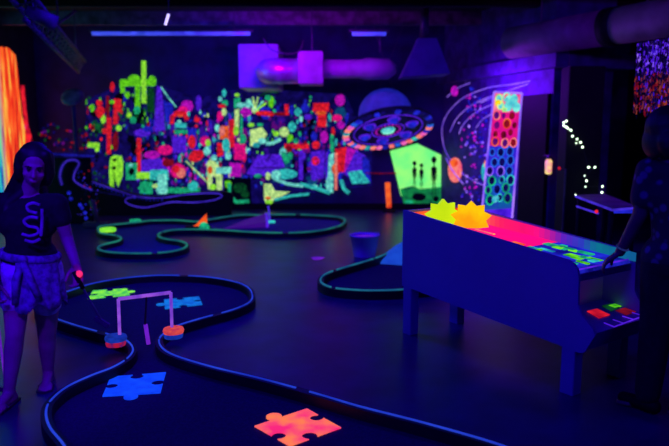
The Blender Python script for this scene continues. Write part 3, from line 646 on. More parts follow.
# ------------------------------------------------------------------ puzzle pieces
def puzzle(corners, kinds, m, label, zb=.007, r=.2, thick=.008):
    cs = [Vector((*G(x, y, zb).xy, 0)) for x, y in corners]; ctr = sum(cs, Vector())/4; out = []
    for i in range(4):
        a, c = cs[i], cs[(i+1) % 4]; k, pos = kinds[i]; e = c-a; L_ = e.length; e.normalize()
        n = Vector((e.y, -e.x, 0));
        if n.dot(a-ctr) < 0: n = -n
        out.append(a)
        if k == 0: continue
        R_ = L_*.125; mid = a+e*L_*pos; ct = mid+n*k*R_*.75
        st = math.asin(.75); # start below centre
        pts = []
        for s in range(13):
            an = -PI/2-(PI/2-st)*-1+0
            ph = (-PI-(-st) ) if 0 else 0
            th0 = PI+st; th1 = -st
            th_ = th0+(th1-th0)*s/12
            pts.append(ct+e*R_*math.cos(th_)+n*k*R_*math.sin(th_))
        pts = [p for p in pts]
        out += [mid-e*R_*.9+n*k*R_*.02] + pts + [mid+e*R_*.9+n*k*R_*.02]
    b = MB(); b.mi(m); bm = b.bm
    vb = [bm.verts.new((p.x, p.y, zb)) for p in out]; vt = [bm.verts.new((p.x, p.y, zb+thick)) for p in out]
    for i in range(len(vb)): j = (i+1) % len(vb); bm.faces.new((vb[i], vb[j], vt[j], vt[i]))
    for vv in (vt, vb): bmesh.ops.triangle_fill(bm, edges=[bm.edges.get((vv[i], vv[(i+1) % len(vv)])) for i in range(len(vv))], use_beauty=True)
    o = b.build('puzzle_piece'); tag(o, label, 'puzzle piece', 'fluorescent puzzle pieces on the near green'); return o
puzzle([(254.5, 427), (307, 409.5), (341, 428.5), (290, 447)], [(1, .42), (-1, .42), (-1, .56), (-1, .42)], 'puzO', 'orange and pink puzzle piece, largest and closest to camera')
puzzle([(110.5, 377.5), (166, 373), (160.5, 393.5), (102.5, 397)], [(-1, .48), (-1, .5), (1, .5), (-1, .5)], 'puzB', 'bright blue puzzle piece in front of the hoop')
puzzle([(93, 291), (127, 289), (130, 295.5), (88, 299.5)], [(-1, .5), (1, .5), (-1, .5), (-1, .5)], 'puzG', 'lime green puzzle piece beyond the hoop at left')
puzzle([(164, 300), (199, 297), (202.5, 305), (165, 309.5)], [(-1, .45), (-1, .5), (-1, .5), (1, .5)], 'puzC', 'sky blue puzzle piece beyond the hoop at right')

# ------------------------------------------------------------------ hoop gate
gl, gr = G(120.5, 353), G(172.5, 345)
t = thing('hoop_gate', (gl+gr)/2, 'lavender square hoop gate spanning narrow neck of near green', 'gate')
hl = P(118.3, 299, gl.y); hr = P(170.8, 292.5, gr.y)
b = MB(); b.tube([gl+Vector((0, 0, .05)), hl], .013, 'gatep', 8); b.build('post', t)
b = MB(); b.tube([gr+Vector((0, 0, .05)), hr], .013, 'gatep', 8); b.build('post', t)
b = MB(); b.tube([hl, hr], .014, 'gatep', 8); b.build('crossbar', t)
for q, m1, m2, dx in ((gl, 'wblue', 'wred', -.02), (gr, 'worange', 'wblue', .02)):
    b = MB(); b.lathe([(.0, .0), (.072, .0), (.077, .018), (.072, .036), (.0, .036)], m2, Matrix.Translation((q.x+dx, q.y-.035, .076)), 24, cap=False); b.build('lower_weight', t)
    b = MB(); b.lathe([(.0, .0), (.078, .0), (.084, .018), (.078, .036), (.0, .036)], m1, Matrix.Translation((q.x+dx, q.y-.03, .113)), 24, cap=False); b.build('upper_weight', t)
tp = hl.lerp(hr, .53)
b = MB(); b.tube([tp, P(145, 324.5, tp.y)], .008, 'rail', 6); b.build('pendulum_rod', t)
b = MB(); b.tube([P(145.5, 324.5, tp.y), P(148.5, 344, tp.y)], .017, 'purple', 8); b.build('pendulum', t)

# ------------------------------------------------------------------ game table (bagatelle) on legs
A0 = Vector((1.5366, 4.0035, 0)); E1 = Vector((-.58334, .81223, 0)); E2 = Vector((.81223, .58334, 0))
def T(s, t_, z): return A0+E1*s+E2*t_+Vector((0, 0, z))
LEN, WID = 1.66, .68
gt = thing('arcade_table', T(.8, .3, 0), 'long white ball game table on four square legs with glowing playfield', 'game table')
prof = [(LEN, 1.055), (LEN, .414), (-.04, .305), (-.07, .32), (-.135, .445), (-.12, .48), (-.04, .55), (-.005, .61), (0, .80), (.012, .84), (.04, .872), (.08, .889)]
for t0 in (0, WID-.02):
    b = MB(); b.prism([T(s, t0, z) for s, z in prof], E2*.02, 'cab'); b.build('side_panel', gt)
b = MB(); b.prism([T(LEN-.02, .02, .414), T(LEN-.02, WID-.02, .414), T(LEN-.02, WID-.02, 1.05), T(LEN-.02, .02, 1.05)], E1*.02, 'cab'); b.build('end_panel', gt)
b = MB(); b.hexa([T(-.04, .02, .31), T(-.04, WID-.02, .31), T(LEN-.02, WID-.02, .42), T(LEN-.02, .02, .42)], [T(-.04, .02, .33), T(-.04, WID-.02, .33), T(LEN-.02, WID-.02, .44), T(LEN-.02, .02, .44)], 'cab'); b.build('underside', gt)
b = MB(); b.hexa([T(-.04, .02, .31), T(-.04, WID-.02, .31), T(.26, WID-.02, .33), T(.26, .02, .33)], [T(-.12, .02, .45), T(-.12, WID-.02, .45), T(.26, WID-.02, .50), T(.26, .02, .50)], 'deck'); tray_o = b.build('ball_tray', gt)
# playfield
zf = lambda s: .815+(s)*(.945-.815)/LEN
def fq(s0, s1, t0, t1, m, b, dz=0, th=.02):
    b.hexa([T(s0, t0, zf(s0)-th), T(s1, t0, zf(s1)-th), T(s1, t1, zf(s1)-th), T(s0, t1, zf(s0)-th)], [T(s0, t0, zf(s0)+dz), T(s1, t0, zf(s1)+dz), T(s1, t1, zf(s1)+dz), T(s0, t1, zf(s0)+dz)], m)
b = MB(); fq(.62, LEN-.02, .02, WID-.02, 'hotpink', b); fq(.04, .62, .02, WID-.02, 'blue', b); pl = b.build('playfield', gt)
b = MB(); random.seed(3)
for k in range(26):
    s = random.uniform(.1, .56); tt = random.uniform(.06, .52); fq(s, s+random.uniform(.04, .12), tt, tt+random.uniform(.03, .09), random.choice(['green', 'gteal', 'teal', 'gteal', 'green']), b, .002+.0003*k, .001)
for k in range(8):
    s = random.uniform(.62, 1.3); tt = random.uniform(.04, .4); fq(s, s+random.uniform(.06, .25), tt, tt+random.uniform(.01, .04), random.choice(['orange', 'salmon', 'orange', 'yellow']), b, .002+.0004*k, .001)
b.build('painted_field_pattern', pl)
# inner rails, emissive colour graded from teal to pink along the length
b = MB()
top = lambda s: .875+s*(1.04-.875)/LEN
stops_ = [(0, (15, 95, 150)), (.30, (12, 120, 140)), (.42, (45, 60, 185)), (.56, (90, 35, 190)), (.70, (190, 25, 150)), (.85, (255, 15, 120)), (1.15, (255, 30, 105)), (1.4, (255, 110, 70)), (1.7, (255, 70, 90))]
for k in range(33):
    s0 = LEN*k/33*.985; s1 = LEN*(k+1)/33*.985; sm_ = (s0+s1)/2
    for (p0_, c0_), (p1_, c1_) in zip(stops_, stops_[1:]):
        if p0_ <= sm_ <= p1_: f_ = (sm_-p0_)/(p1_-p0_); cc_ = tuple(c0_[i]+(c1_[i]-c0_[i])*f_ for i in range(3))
    m = 'railtint%d' % k; M[m] = uv('graded rail colour', cc_, tuple(x*.9 for x in cc_), 6)
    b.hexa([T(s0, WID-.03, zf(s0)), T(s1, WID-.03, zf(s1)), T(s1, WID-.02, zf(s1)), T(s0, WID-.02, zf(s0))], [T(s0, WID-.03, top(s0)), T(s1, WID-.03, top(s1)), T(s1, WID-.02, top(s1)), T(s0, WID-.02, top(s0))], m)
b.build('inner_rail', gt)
b = MB(); b.hexa([T(LEN-.03, .02, zf(LEN)), T(LEN-.03, WID-.03, zf(LEN)), T(LEN-.02, WID-.03, zf(LEN)), T(LEN-.02, .02, zf(LEN))], [T(LEN-.03, .02, 1.03), T(LEN-.03, WID-.03, 1.03), T(LEN-.02, WID-.03, 1.03), T(LEN-.02, .02, 1.03)], 'orange'); b.build('end_rail', gt)
b = MB()
b.hexa([T(.03, .02, .75), T(.03, WID-.02, .75), T(.05, WID-.02, .75), T(.05, .02, .75)], [T(.03, .02, .797), T(.03, WID-.02, .797), T(.05, WID-.02, .797), T(.05, .02, .797)], 'cab'); b.hexa([T(.235, .02, .49), T(.235, WID-.02, .49), T(.255, WID-.02, .49), T(.255, .02, .49)], [T(.235, .02, .80), T(.235, WID-.02, .80), T(.255, WID-.02, .80), T(.255, .02, .80)], 'cabin'); b.build('front_board', gt)
b = MB()
b.tube([T(.04, .05, zf(0)+.012), T(.04, WID-.05, zf(0)+.012)], .006, 'violet', 6); b.tube([T(.04, .05, zf(0)+.012), T(.2, .03, zf(.2)+.012)], .005, 'blue', 6); b.build('field_edge_line', gt)
# star bumpers
def star(cx_, ct_, R_, m, sdir, name='star_bumper', zc=None):
    b = MB(); z0 = zf(cx_)+R_*.5+.008; pts = []
    for k in range(18):
        a = PI/2+k*PI/9; r = R_ if k % 2 == 0 else R_*.74
        pts.append(T(cx_, ct_, z0)+sdir*r*math.cos(a)+Vector((0, 0, max(-R_*.5, r*math.sin(a)*.85))))
    nrm = sdir.cross(Vector((0, 0, 1))); b.prism([p-nrm*.015 for p in pts], nrm*.03, m); return b.build(name, pl)
# far stars, facing the player
star(1.40, .20, .165, 'ylime', Vector((.92, .38, 0)).normalized())
star(1.25, .37, .165, 'yorange', Vector((.97, -.22, 0)).normalized())
b = MB(); b.tube([T(1.15, .08, zf(1.15)+.012), T(.72, .13, zf(.72)+.012)], .010, 'salmon', 6); b.tube([T(1.1, .14, zf(1.1)+.012), T(.62, .24, zf(.62)+.012)], .012, 'orange', 6); b.build('lane_guide', pl)
# tray tiles and score rack
def tray(px, py, z=None):
    zz = .49
    for _ in range(4):
        q = G(px, py, zz); s = (q-A0).dot(E1); zz = .45+(s+.12)*.05/.38+.003
    return q
for cs, m in (([(587, 311.5), (597, 309), (610, 315), (599, 318.5)], 'red'), ([(602, 306), (611, 303.8), (620, 307.5), (611, 311)], 'dgreen')):
    b = MB(); b.prism([tray(*c) for c in cs], (0, 0, .004), m); b.build('painted_tile', tray_o)
tz = lambda s_: .45+(s_+.12)*.05/.38+.003
for s0, s1, t0, t1, m in ((-.03, .05, .53, .65, 'dred'), (.08, .13, .57, .655, 'green')):
    b = MB(); b.prism([T(s0, t0, tz(s0)), T(s1, t0, tz(s1)), T(s1, t1, tz(s1)), T(s0, t1, tz(s0))], (0, 0, .004), m); b.build('painted_tile', tray_o)
b = MB(); b.tube([tray(604, 324)+Vector((0, 0, .008)), tray(614, 328)+Vector((0, 0, .008)), tray(645, 316.5)+Vector((0, 0, .008))], .005, 'violet', 6)
for f in (.3, .62, .95): q = tray(614, 328).lerp(tray(645, 316.5), f)+Vector((0, 0, .008)); q2 = tray(604+31*f*.95, 324-11.5*f*.95)+Vector((0, 0, .008)); b.tube([q, q2], .004, 'violet', 6)
b.build('score_rack', tray_o)
for s, t_, zt in ((.05, 0, .33), (1.60, 0, .43), (.05, WID-.14, .33), (1.60, WID-.12, .43)):
    b = MB(); c = T(s, t_+.05, zt/2); R_ = Matrix.Rotation(math.atan2(E1.y, E1.x), 4, 'Z')
    b.box((0, 0, 0), (.10, .09, zt), 'cab', Matrix.Translation(c) @ R_, bev=.004); b.build('leg', gt)

# ------------------------------------------------------------------ back right: tables, lights, curtain
t = thing('low_table', G(606, 250), 'dark table with blue lit edges beyond the white game table', 'table')
zt = .86
c4 = [G(576, 196.5, zt), G(612, 210, zt), G(637, 208, zt), G(605, 195.5, zt)]
b = MB(); b.prism(c4, (0, 0, .02), 'ductd'); b.build('tabletop', t)
b = MB(); b.tube([c4[0], c4[1], c4[2]], .014, 'wave', 6); b.build('edge_strip', t)
for q in c4: b = MB(); q3 = q.lerp(sum(c4, Vector())/4, .12); b.tube([(q3.x, q3.y, 0), (q3.x, q3.y, zt)], .03, 'black', 8); b.build('leg', t)
c5 = [G(577, 206.5, zt-.1), G(598, 213.5, zt-.1)]
b = MB(); b.tube(c5, .012, 'wave', 6); b.tube([c4[1]+Vector((.06, .1, -.03)), c4[1]+Vector((.3, .1, -.03))], .02, 'blue', 6); b.build('lower_strip', t)
sw = thing('string_lights', P(574, 150, 9.2), 'string of small white fairy lights draped in dark right corner', 'string lights')
pts = [(98, 41), (88, 47), (88, 58), (97, 63), (104, 68), (115, 75), (121, 97), (138, 108), (151, 120), (135, 124), (158, 138), (181, 213), (204, 213), (166, 245), (173, 263), (169, 285), (232, 284), (230, 306), (209, 317), (132, 315)]
bp = [P(540+x/3.717, 110+y/3.717, 9.2+.05*math.sin(i*2.1)) for i, (x, y) in enumerate(pts)]
b = MB(); b.tube([bp[0]+Vector((0, 0, 1.0))]+bp, .004, 'rail', 5); b.build('cable', sw)
for i, q in enumerate(bp):
    b = MB(); b.ball(q, .009 if i in (9, 13, 15, 19) else .014, 'fairy', n=8); b.build('bulb', sw)
# post carrying the string lights
q = bp[10]; b = MB(); b.box((q.x+.05, 9.5, 1.3), (.5, .35, 2.6), 'black', bev=.01); tag(b.build('cabinet'), 'tall black cabinet behind the fairy lights in right corner', 'cabinet')
t = thing('wall_lamp', P(548.5, 166.5, 10.2), 'small glowing yellow lantern beside end of the space mural wall', 'lamp')
q = P(548.5, 166.5, 10.2)
M['lamp'] = mat('lantern glow', (.8, .6, .4), .5, .2, 20, emit=lin((255, 235, 120)), col2=lin((250, 120, 150)), es=1)
b = MB(); b.lathe([(.03, -.12), (.05, -.1), (.055, .08), (.03, .12)], 'lamp', Matrix.Translation(q), 12); b.build('lantern_glass', t)
b = MB(); b.lathe([(.06, .12), (.03, .16), (.005, .18)], 'steel', Matrix.Translation(q), 12); b.tube([q+Vector((0, 0, .17)), q+Vector((-.05, .12, .17))], .008, 'steel', 6); b.build('lantern_cap', t)
t = thing('stand', G(563, 235), 'thin dark stand with small red light by the right corner', 'stand')
q = P(562, 169, 9.1); b = MB(); b.tube([(q.x+.05, 9.1, 0), q+Vector((.05, 0, 0)), q-Vector((.08, 0, 0))], .012, 'steel', 6); b.lathe([(.15, 0), (.15, .02), (.02, .03)], 'steel', Matrix.Translation((q.x+.05, 9.1, 0)), 16); b.build('stand_pole', t)
b = MB(); b.ball(q-Vector((.04, 0, -.01)), .022, 'red', n=8); b.build('indicator_light', t)
q = G(597, 212, zt-.1); o = MB(); o.ball(P(596.5, 211.5, c5[1].y-.02), .022, 'red', n=8)
tag(o.build('indicator_lamp'), 'tiny red light on near edge of blue edged table', 'indicator')
# tinsel curtain
M['tinglow'] = uv('amber backlight foil', (150, 60, 30), (90, 25, 60), 9); M['tin'] = mat('foil strip', (.5, .35, .6), .25, .4, 30, metal=1)  # amber stands in for lit things behind the curtain, painted into the foil
t = MB(); random.seed(11); YT = 7.2
for k in range(90):
    x0 = 637+k*.75; x0 = random.uniform(637, 705); z1 = P(x0, 43-.16*(x0-637), YT).z; q = P(x0, 42, YT); yy = YT+random.uniform(-.06, .06)
    zlo = P(x0, random.uniform(108, 116), YT).z; z = z1; w = .006
    while z > zlo:
        ln = random.uniform(.012, .05); f = (z1-z)/(z1-zlo); r = random.random()
        if f < .45: m = 'violet' if r < .22 else ('orbit' if r < .28 else ('dblue' if r < .5 else 'tin'))  # lavender pieces are sparkle put in as glowing colour
        else: m = 'dred' if r < .16 else ('tinglow' if r < .34 else ('violet' if r < .4 else ('dblue' if r < .55 else 'tin')))
        if m not in M: M['tin'] = mat('foil strip', (.5, .35, .6), .25, .4, 30, metal=1)
        dx = random.uniform(-.008, .008)
        t.add([(q.x-w, yy, z), (q.x+w, yy, z), (q.x+w+dx, yy+.004, z-ln), (q.x-w+dx, yy+.004, z-ln)], [(0, 1, 2, 3)], m); z -= ln*.97
tag(t.build('tinsel_curtain'), 'shimmering purple tinsel curtain with painted orange backlight at the upper right', 'curtain', kind='stuff')
a = P(636, 42, YT); o = MB(); o.tube([(a.x, YT, P(636, 43, YT).z), (a.x+.72, YT, P(702, 32.5, YT).z)], .009, 'black', 8); 
for f in (.5, .7): o.tube([(a.x+f, YT, P(690, 35, YT).z), (a.x+f, YT, ZC)], .008, 'black', 6)
tag(o.build('curtain_rail'), 'thin black rail carrying the tinsel curtain', 'rail')

# ------------------------------------------------------------------ people
def capsule(bm_, p0, r0, p1, r1, n=14):
    p0, p1 = Vector(p0), Vector(p1); ax = p1-p0; L_ = ax.length
    q = (ax.normalized() if L_ > 1e-6 else Vector((0, 0, 1))).to_track_quat('Z', 'Y').to_matrix().to_4x4(); mx = Matrix.Translation(p0) @ q
    prof = [(max(1e-4, r0*math.cos(a)), r0*math.sin(a)) for a in [-PI/2+PI/2*i/5 for i in range(6)]]+[(max(1e-4, r1*math.cos(a)), L_+r1*math.sin(a)) for a in [PI/2*i/5 for i in range(6)]]
    bm_.lathe(prof, 'skin', mx, n, cap=True)
def body(name, caps, balls, m, parent, vox=.008, it=4, mx=None):
    b = MB()
    for c in caps: capsule(b, *c)
    for c, r, rot in balls:
        b.ball(Vector(c), r, 'skin', mx=rot, n=16)
    b.ms = [m]
    me = bpy.data.meshes.new(name); bmesh.ops.recalc_face_normals(b.bm, faces=b.bm.faces); b.bm.to_mesh(me); b.bm.free()
    tmp = bpy.data.objects.new('tmp', me); C.objects.link(tmp)
    r = tmp.modifiers.new('r', 'REMESH'); r.mode = 'VOXEL'; r.voxel_size = vox; r.use_smooth_shade = True
    s = tmp.modifiers.new('s', 'SMOOTH'); s.iterations = it; s.factor = .5
    dg = bpy.context.evaluated_depsgraph_get(); me2 = bpy.data.meshes.new_from_object(tmp.evaluated_get(dg))
    bpy.data.objects.remove(tmp); me2.materials.clear()
    for p in me2.polygons: p.material_index = 0; p.use_smooth = True
    return link(name, me2, parent, [M[m]])
def frame(fwd, up=Vector((0, 0, 1))):
    f = Vector(fwd).normalized(); r = f.cross(up).normalized(); u = r.cross(f); return r, f, u   # right, forward, up
def head_caps(hc, fwd, up, s=1.0):
    """hc centre of skull; returns caps, balls and a local->world function"""
    r, f, u = frame(fwd, up); R_ = Matrix((r, f, u)).transposed().to_4x4()
    L3 = lambda x, y, z: hc+(r*x+f*y+u*z)*s
    balls = [(L3(0, -.012, .035), (.076*s, .094*s, .088*s), R_), (L3(0, .02, -.035), (.062*s, .07*s, .075*s), R_), (L3(0, .045, -.085), (.03*s, .03*s, .025*s), R_),
             (L3(-.078, -.01, -.01), (.012*s, .022*s, .032*s), R_), (L3(.078, -.01, -.01), (.012*s, .022*s, .032*s), R_), (L3(0, .075, .025), (.05*s, .015*s, .014*s), R_),
             (L3(-.042, .06, -.03), (.02*s, .02*s, .02*s), R_), (L3(.042, .06, -.03), (.02*s, .02*s, .02*s), R_),
             (L3(0, .088, -.062), (.024*s, .012*s, .008*s), R_), (L3(0, .086, -.074), (.02*s, .012*s, .008*s), R_)]
    caps = [(L3(0, .083, .01), .010*s, L3(0, .105, -.028), .014*s), (L3(-.012, .09, -.033), .009*s, L3(.012, .09, -.033), .009*s)]
    return caps, balls, L3, R_
def hand(wr, d_, palm_n, size=1.0, curl=.6, thumb=1):
    """wrist, direction of fingers, palm normal (side to which fingers curl)"""
    d_ = Vector(d_).normalized(); pn = Vector(palm_n); pn = (pn-d_*pn.dot(d_)).normalized(); sd_ = d_.cross(pn)*thumb
    caps = []; k = size
    for off in (-.028, -.01, .01, .028):
        caps.append((wr+d_*.01*k+sd_*off*.6*k, .014*k, wr+d_*.085*k+sd_*off*k, .012*k))
    for off, ln in ((-.03, .060), (-.01, .075), (.01, .080), (.03, .070)):
        p = wr+d_*.09*k+sd_*off*k; dr = d_.copy(); r0 = .0092*k
        for j, fr in enumerate((.42, .33, .25)):
            a = curl*(.55 if j == 0 else .9); dr = (dr*math.cos(a)+pn*math.sin(a)).normalized() if j == 0 else (Quaternion(d_.cross(pn), a) @ dr).normalized()
            q_ = p+dr*ln*k*fr; caps.append((p, r0, q_, r0*.93)); p = q_; r0 *= .93
    tb = wr+d_*.025*k+sd_*.028*k; t1 = tb+(d_*.6+sd_*.7+pn*.25).normalized()*.04*k; t2 = t1+(d_*.85+sd_*.1+pn*.6).normalized()*.03*k; t3 = t2+(d_*.8-sd_*.1+pn*.7).normalized()*.024*k
    caps += [(tb, .014*k, t1, .012*k), (t1, .0115*k, t2, .0105*k), (t2, .0105*k, t3, .009*k)]
    return caps
def foot(ank, heading, L_=.24):
    h = Vector(heading); h.z = 0; h.normalize(); g = Vector((ank.x, ank.y, 0)); sd_ = Vector((h.y, -h.x, 0))
    caps = [(ank, .038, g-h*.03+Vector((0, 0, .034)), .034), (ank+Vector((0, 0, -.01)), .034, g+h*.12+Vector((0, 0, .03)), .026), (g-h*.03+Vector((0, 0, .03)), .03, g+h*.12+Vector((0, 0, .024)), .024)]
    for o_, l_, r_ in ((-.03, .165, .013), (-.013, .18, .012), (.003, .175, .011), (.017, .165, .010), (.03, .15, .010)):
        caps.append((g+h*.10+sd_*o_*.8+Vector((0, 0, .022)), .018, g+h*l_+sd_*o_*1.1+Vector((0, 0, .014)), r_))
    return caps

# --- woman at the left
Yw = 3.95
wmn = thing('person', G(25, 405), 'woman in black printed T-shirt, shorts and waist tied shirt walking at left', 'person')
g1 = G(10, 404); g2 = G(49, 383)
an1 = Vector((g1.x, g1.y, .085)); an2 = Vector((g2.x, g2.y, .085))
hip = P(31, 275, Yw+.05); hl_ = hip+Vector((-.085, -.01, -.02)); hr_ = hip+Vector((.085, .03, -.02))
k1 = P(15, 334, Yw-.05); k2 = P(47, 336, Yw+.22)
chest = P(28, 222, Yw+.02); neck0 = P(28, 196, Yw+.03); hc = P(34, 166, Yw-.04)
shL = P(2, 203, Yw+.02); shR = P(57, 204, Yw+.0)
elR = P(67, 238, Yw+.03); wrR = P(76, 264, Yw-.08)
elL = P(-12, 246, Yw+.02); wrL = P(-5, 282, Yw-.15)
hf = Vector((.35, -.85, -.32))
hcaps, hballs, HL, HR = head_caps(hc, hf, Vector((.1, .05, 1)), .98)
ball_p = P(79, 274, Yw-.12)
caps = hcaps+[(neck0, .052, hc+Vector((-.01, .02, -.06)), .05), (neck0, .06, chest, .12), (chest+Vector((-.06, 0, 0)), .10, chest+Vector((.06, 0, 0)), .10), (chest, .12, hip+Vector((0, 0, .12)), .115),
  (hip+Vector((-.07, 0, .02)), .115, hip+Vector((.07, .02, .02)), .115), (neck0+Vector((0, 0, -.03)), .05, shL, .052), (neck0+Vector((0, 0, -.03)), .05, shR, .052),
  (shR, .052, elR, .038), (elR, .038, wrR, .026), (shL, .052, elL, .038), (elL, .038, wrL, .026),
  (hl_, .092, k1, .058), (k1, .056, k1.lerp(an1, .3), .056), (k1.lerp(an1, .3), .056, an1, .034), (hr_, .092, k2, .058), (k2, .056, k2.lerp(an2, .3), .056), (k2.lerp(an2, .3), .056, an2, .034)]
caps += hand(wrR, Vector((.15, -.1, -1)), Vector((-.3, -1, 0)), 1, .75, 1)+hand(wrL, Vector((.05, -.2, -1)), Vector((1, -.2, 0)), 1, .9, -1)
caps += foot(an1, Vector((-.1, -1, 0)))+foot(an2, Vector((.25, -1, 0)))
body('body', caps, hballs, 'skin', wmn, .0065, 3)
# face details
b = MB()
for s in (-1, 1): b.ball(HL(s*.03, .078, .008), .011, 'eye', n=10)
b.build('eyes', wmn)
b = MB()
for s in (-1, 1): b.tube([HL(s*.014, .092, .026), HL(s*.03, .092, .031), HL(s*.048, .082, .026)], .004, 'hair', 6)
b.build('eyebrows', wmn)
b = MB(); b.ball(HL(0, .096, -.066), (.02, .008, .006), 'lip', HR, 10); b.build('lips', wmn)
# hair
hb_ = [(HL(0, -.03, .05), (.092, .10, .092), HR), (HL(0, -.07, -.02), (.085, .06, .10), HR), (HL(-.085, -.02, -.02), (.035, .05, .12), HR), (HL(.085, -.03, -.02), (.03, .045, .10), HR)]
hcp = [(HL(0, -.08, -.02), .08, P(14, 200, Yw+.12), .075), (HL(-.085, -.02, -.05), .04, P(8, 205, Yw-.0), .045), (P(8, 205, Yw), .045, P(6, 222, Yw-.04), .03), (P(14, 200, Yw+.12), .07, P(12, 222, Yw+.14), .05), (HL(-.06, .02, .09), .03, HL(-.088, .0, -.02), .03), (HL(.06, .0, .09), .028, HL(.09, -.02, -.02), .026)]
body('hair', hcp, hb_, 'hair', wmn, .009, 3)
# T-shirt
tc = [(neck0+Vector((0, .0, -.06)), .085, chest, .135), (chest+Vector((-.065, 0, 0)), .115, chest+Vector((.065, 0, 0)), .115), (chest, .135, hip+Vector((0, 0, .14)), .13), (neck0+Vector((0, 0, -.05)), .062, shL, .068), (neck0+Vector((0, 0, -.05)), .062, shR, .068), (shR, .066, shR.lerp(elR, .42), .062), (shL, .066, shL.lerp(elL, .42), .062), (chest+Vector((-.05, -.06, .0)), .075, chest+Vector((.06, -.06, .0)), .075), (hip+Vector((-.05, 0, .12)), .115, hip+Vector((.05, .01, .12)), .115)]
ts_o = body('t_shirt', tc, [], 'tee', wmn, .009, 4)
def frontpt(px, py, off=0): return P(px, py, Yw-.155+off)
b = MB()
for st in ([(40, 205), (33, 203), (27, 206), (29, 211), (37, 213)], [(38, 218), (30, 217), (24, 221), (28, 226), (37, 228), (38, 233), (30, 236), (22, 234)], [(25, 240), (33, 242), (40, 239)], [(42, 209), (42, 222), (41, 236)]):
    b.tube(smooth([frontpt(*q) for q in st], 5, False), .009, 'print', 6)
b.build('shirt_print', ts_o)
# shorts
sc_ = [(hip+Vector((-.06, 0, .03)), .128, hip+Vector((.06, .02, .03)), .128), (hl_, .108, hl_.lerp(k1, .42), .092), (hr_, .108, hr_.lerp(k2, .42), .092)]
body('shorts', sc_, [], 'shorts', wmn, .009, 3)
# shirt tied round the waist
b = MB(); wz = hip.z+.13; ccx, ccy = hip.x, hip.y
ring = [Vector((ccx+(.165)*math.cos(a), ccy+.145*math.sin(a), wz-.02*math.cos(a))) for a in [2*PI*i/28 for i in range(28)]]
b.tube(ring, .026, 'denim', 10, closed=True)
b.build('tied_sleeves', wmn)
b = MB(); vs = []; fs = []; nn_ = 56
for j in range(7):
    f = j/6
    for i in range(nn_):
        a = PI*.62+2*PI*.0+(PI*1.76)*i/(nn_-1)-PI*.48; a = -PI/2-.10+(2*PI-.85)*i/(nn_-1)
        rr = 1+f*(.16+.07*math.sin(i*1.35+j*.3))
        vs.append((ccx+.175*rr*math.cos(a), ccy+.155*rr*math.sin(a), wz-.01-f*(.30+.03*math.sin(i*.7))))
    if j:
        for i in range(nn_-1): fs.append(((j-1)*nn_+i, (j-1)*nn_+i+1, j*nn_+i+1, j*nn_+i))
b.add(vs, fs, 'denim', smooth=True); o = b.build('waist_shirt', wmn); ws_o = o; sm = o.modifiers.new('s', 'SOLIDIFY'); sm.thickness = .006
b = MB(); kq = Vector((ccx+.03, ccy-.165, wz)); b.ball(kq, (.035, .028, .03), 'denim')
b.tube([kq, kq+Vector((.05, -.03, -.10)), kq+Vector((.09, -.02, -.22))], [.02, .026, .02], 'denim', 8); b.tube([kq, kq+Vector((-.03, -.03, -.12)), kq+Vector((-.05, -.02, -.27))], [.02, .026, .02], 'denim', 8); b.build('sleeve_knot', ws_o)
for an, hd in ((an1, Vector((-.1, -1, 0))), (an2, Vector((.25, -1, 0)))):
    h = hd.normalized(); g = Vector((an.x, an.y, 0)); sd_ = Vector((h.y, -h.x, 0)); b = MB()
    outl = [g-h*.07+sd_*.03, g-h*.07-sd_*.03, g+h*.06-sd_*.045, g+h*.17-sd_*.05, g+h*.2, g+h*.17+sd_*.05, g+h*.06+sd_*.045]
    b.prism([p+Vector((0, 0, .002)) for p in outl], (0, 0, .014), 'sandal'); b.tube([g+h*.09+sd_*.05+Vector((0, 0, .015)), g+h*.08+Vector((0, 0, .062)), g+h*.09-sd_*.05+Vector((0, 0, .015))], .008, 'sandal', 6); b.build('sandal', wmn)
o = MB(); o.ball(ball_p, .0215, 'ballpink', n=16); tag(o.build('golf_ball'), 'glowing pink ball held in the woman\'s lowered hand', 'ball')
# her putter
t = thing('putter', P(84, 280, Yw-.1), 'dark putter hanging from hand of the woman in shorts', 'putter')
p0 = wrR+Vector((.02, -.05, -.07)); p1 = P(102, 322, Yw-.12)
b = MB(); b.tube([p0+(p0-p1)*.12, p0, p0.lerp(p1, .25)], .014, 'black', 8); b.build('grip', t)
b = MB(); b.tube([p0.lerp(p1, .2), p1], .007, 'steel', 6); b.build('shaft', t)
b = MB(); b.box((0, 0, 0), (.10, .035, .03), 'steel', Matrix.Translation(p1) @ Matrix.Rotation(.6, 4, 'Y'), bev=.006); b.build('head', t)
t = thing('putter', P(0, 330, Yw-.15), 'violet shafted putter at left edge of photo in her other hand', 'putter')
p0 = wrL+Vector((.02, -.05, -.06)); p1 = G(6, 389, .03)
b = MB(); b.tube([p0+(p0-p1).normalized()*.12, p0+(p1-p0)*.1], .013, 'black', 8); b.build('grip', t)
b = MB(); b.tube([p0+(p1-p0)*.1, p1], .007, 'purple', 6); b.build('shaft', t)
b = MB(); b.box(p1, (.09, .035, .03), 'steel', bev=.006); b.build('head', t)

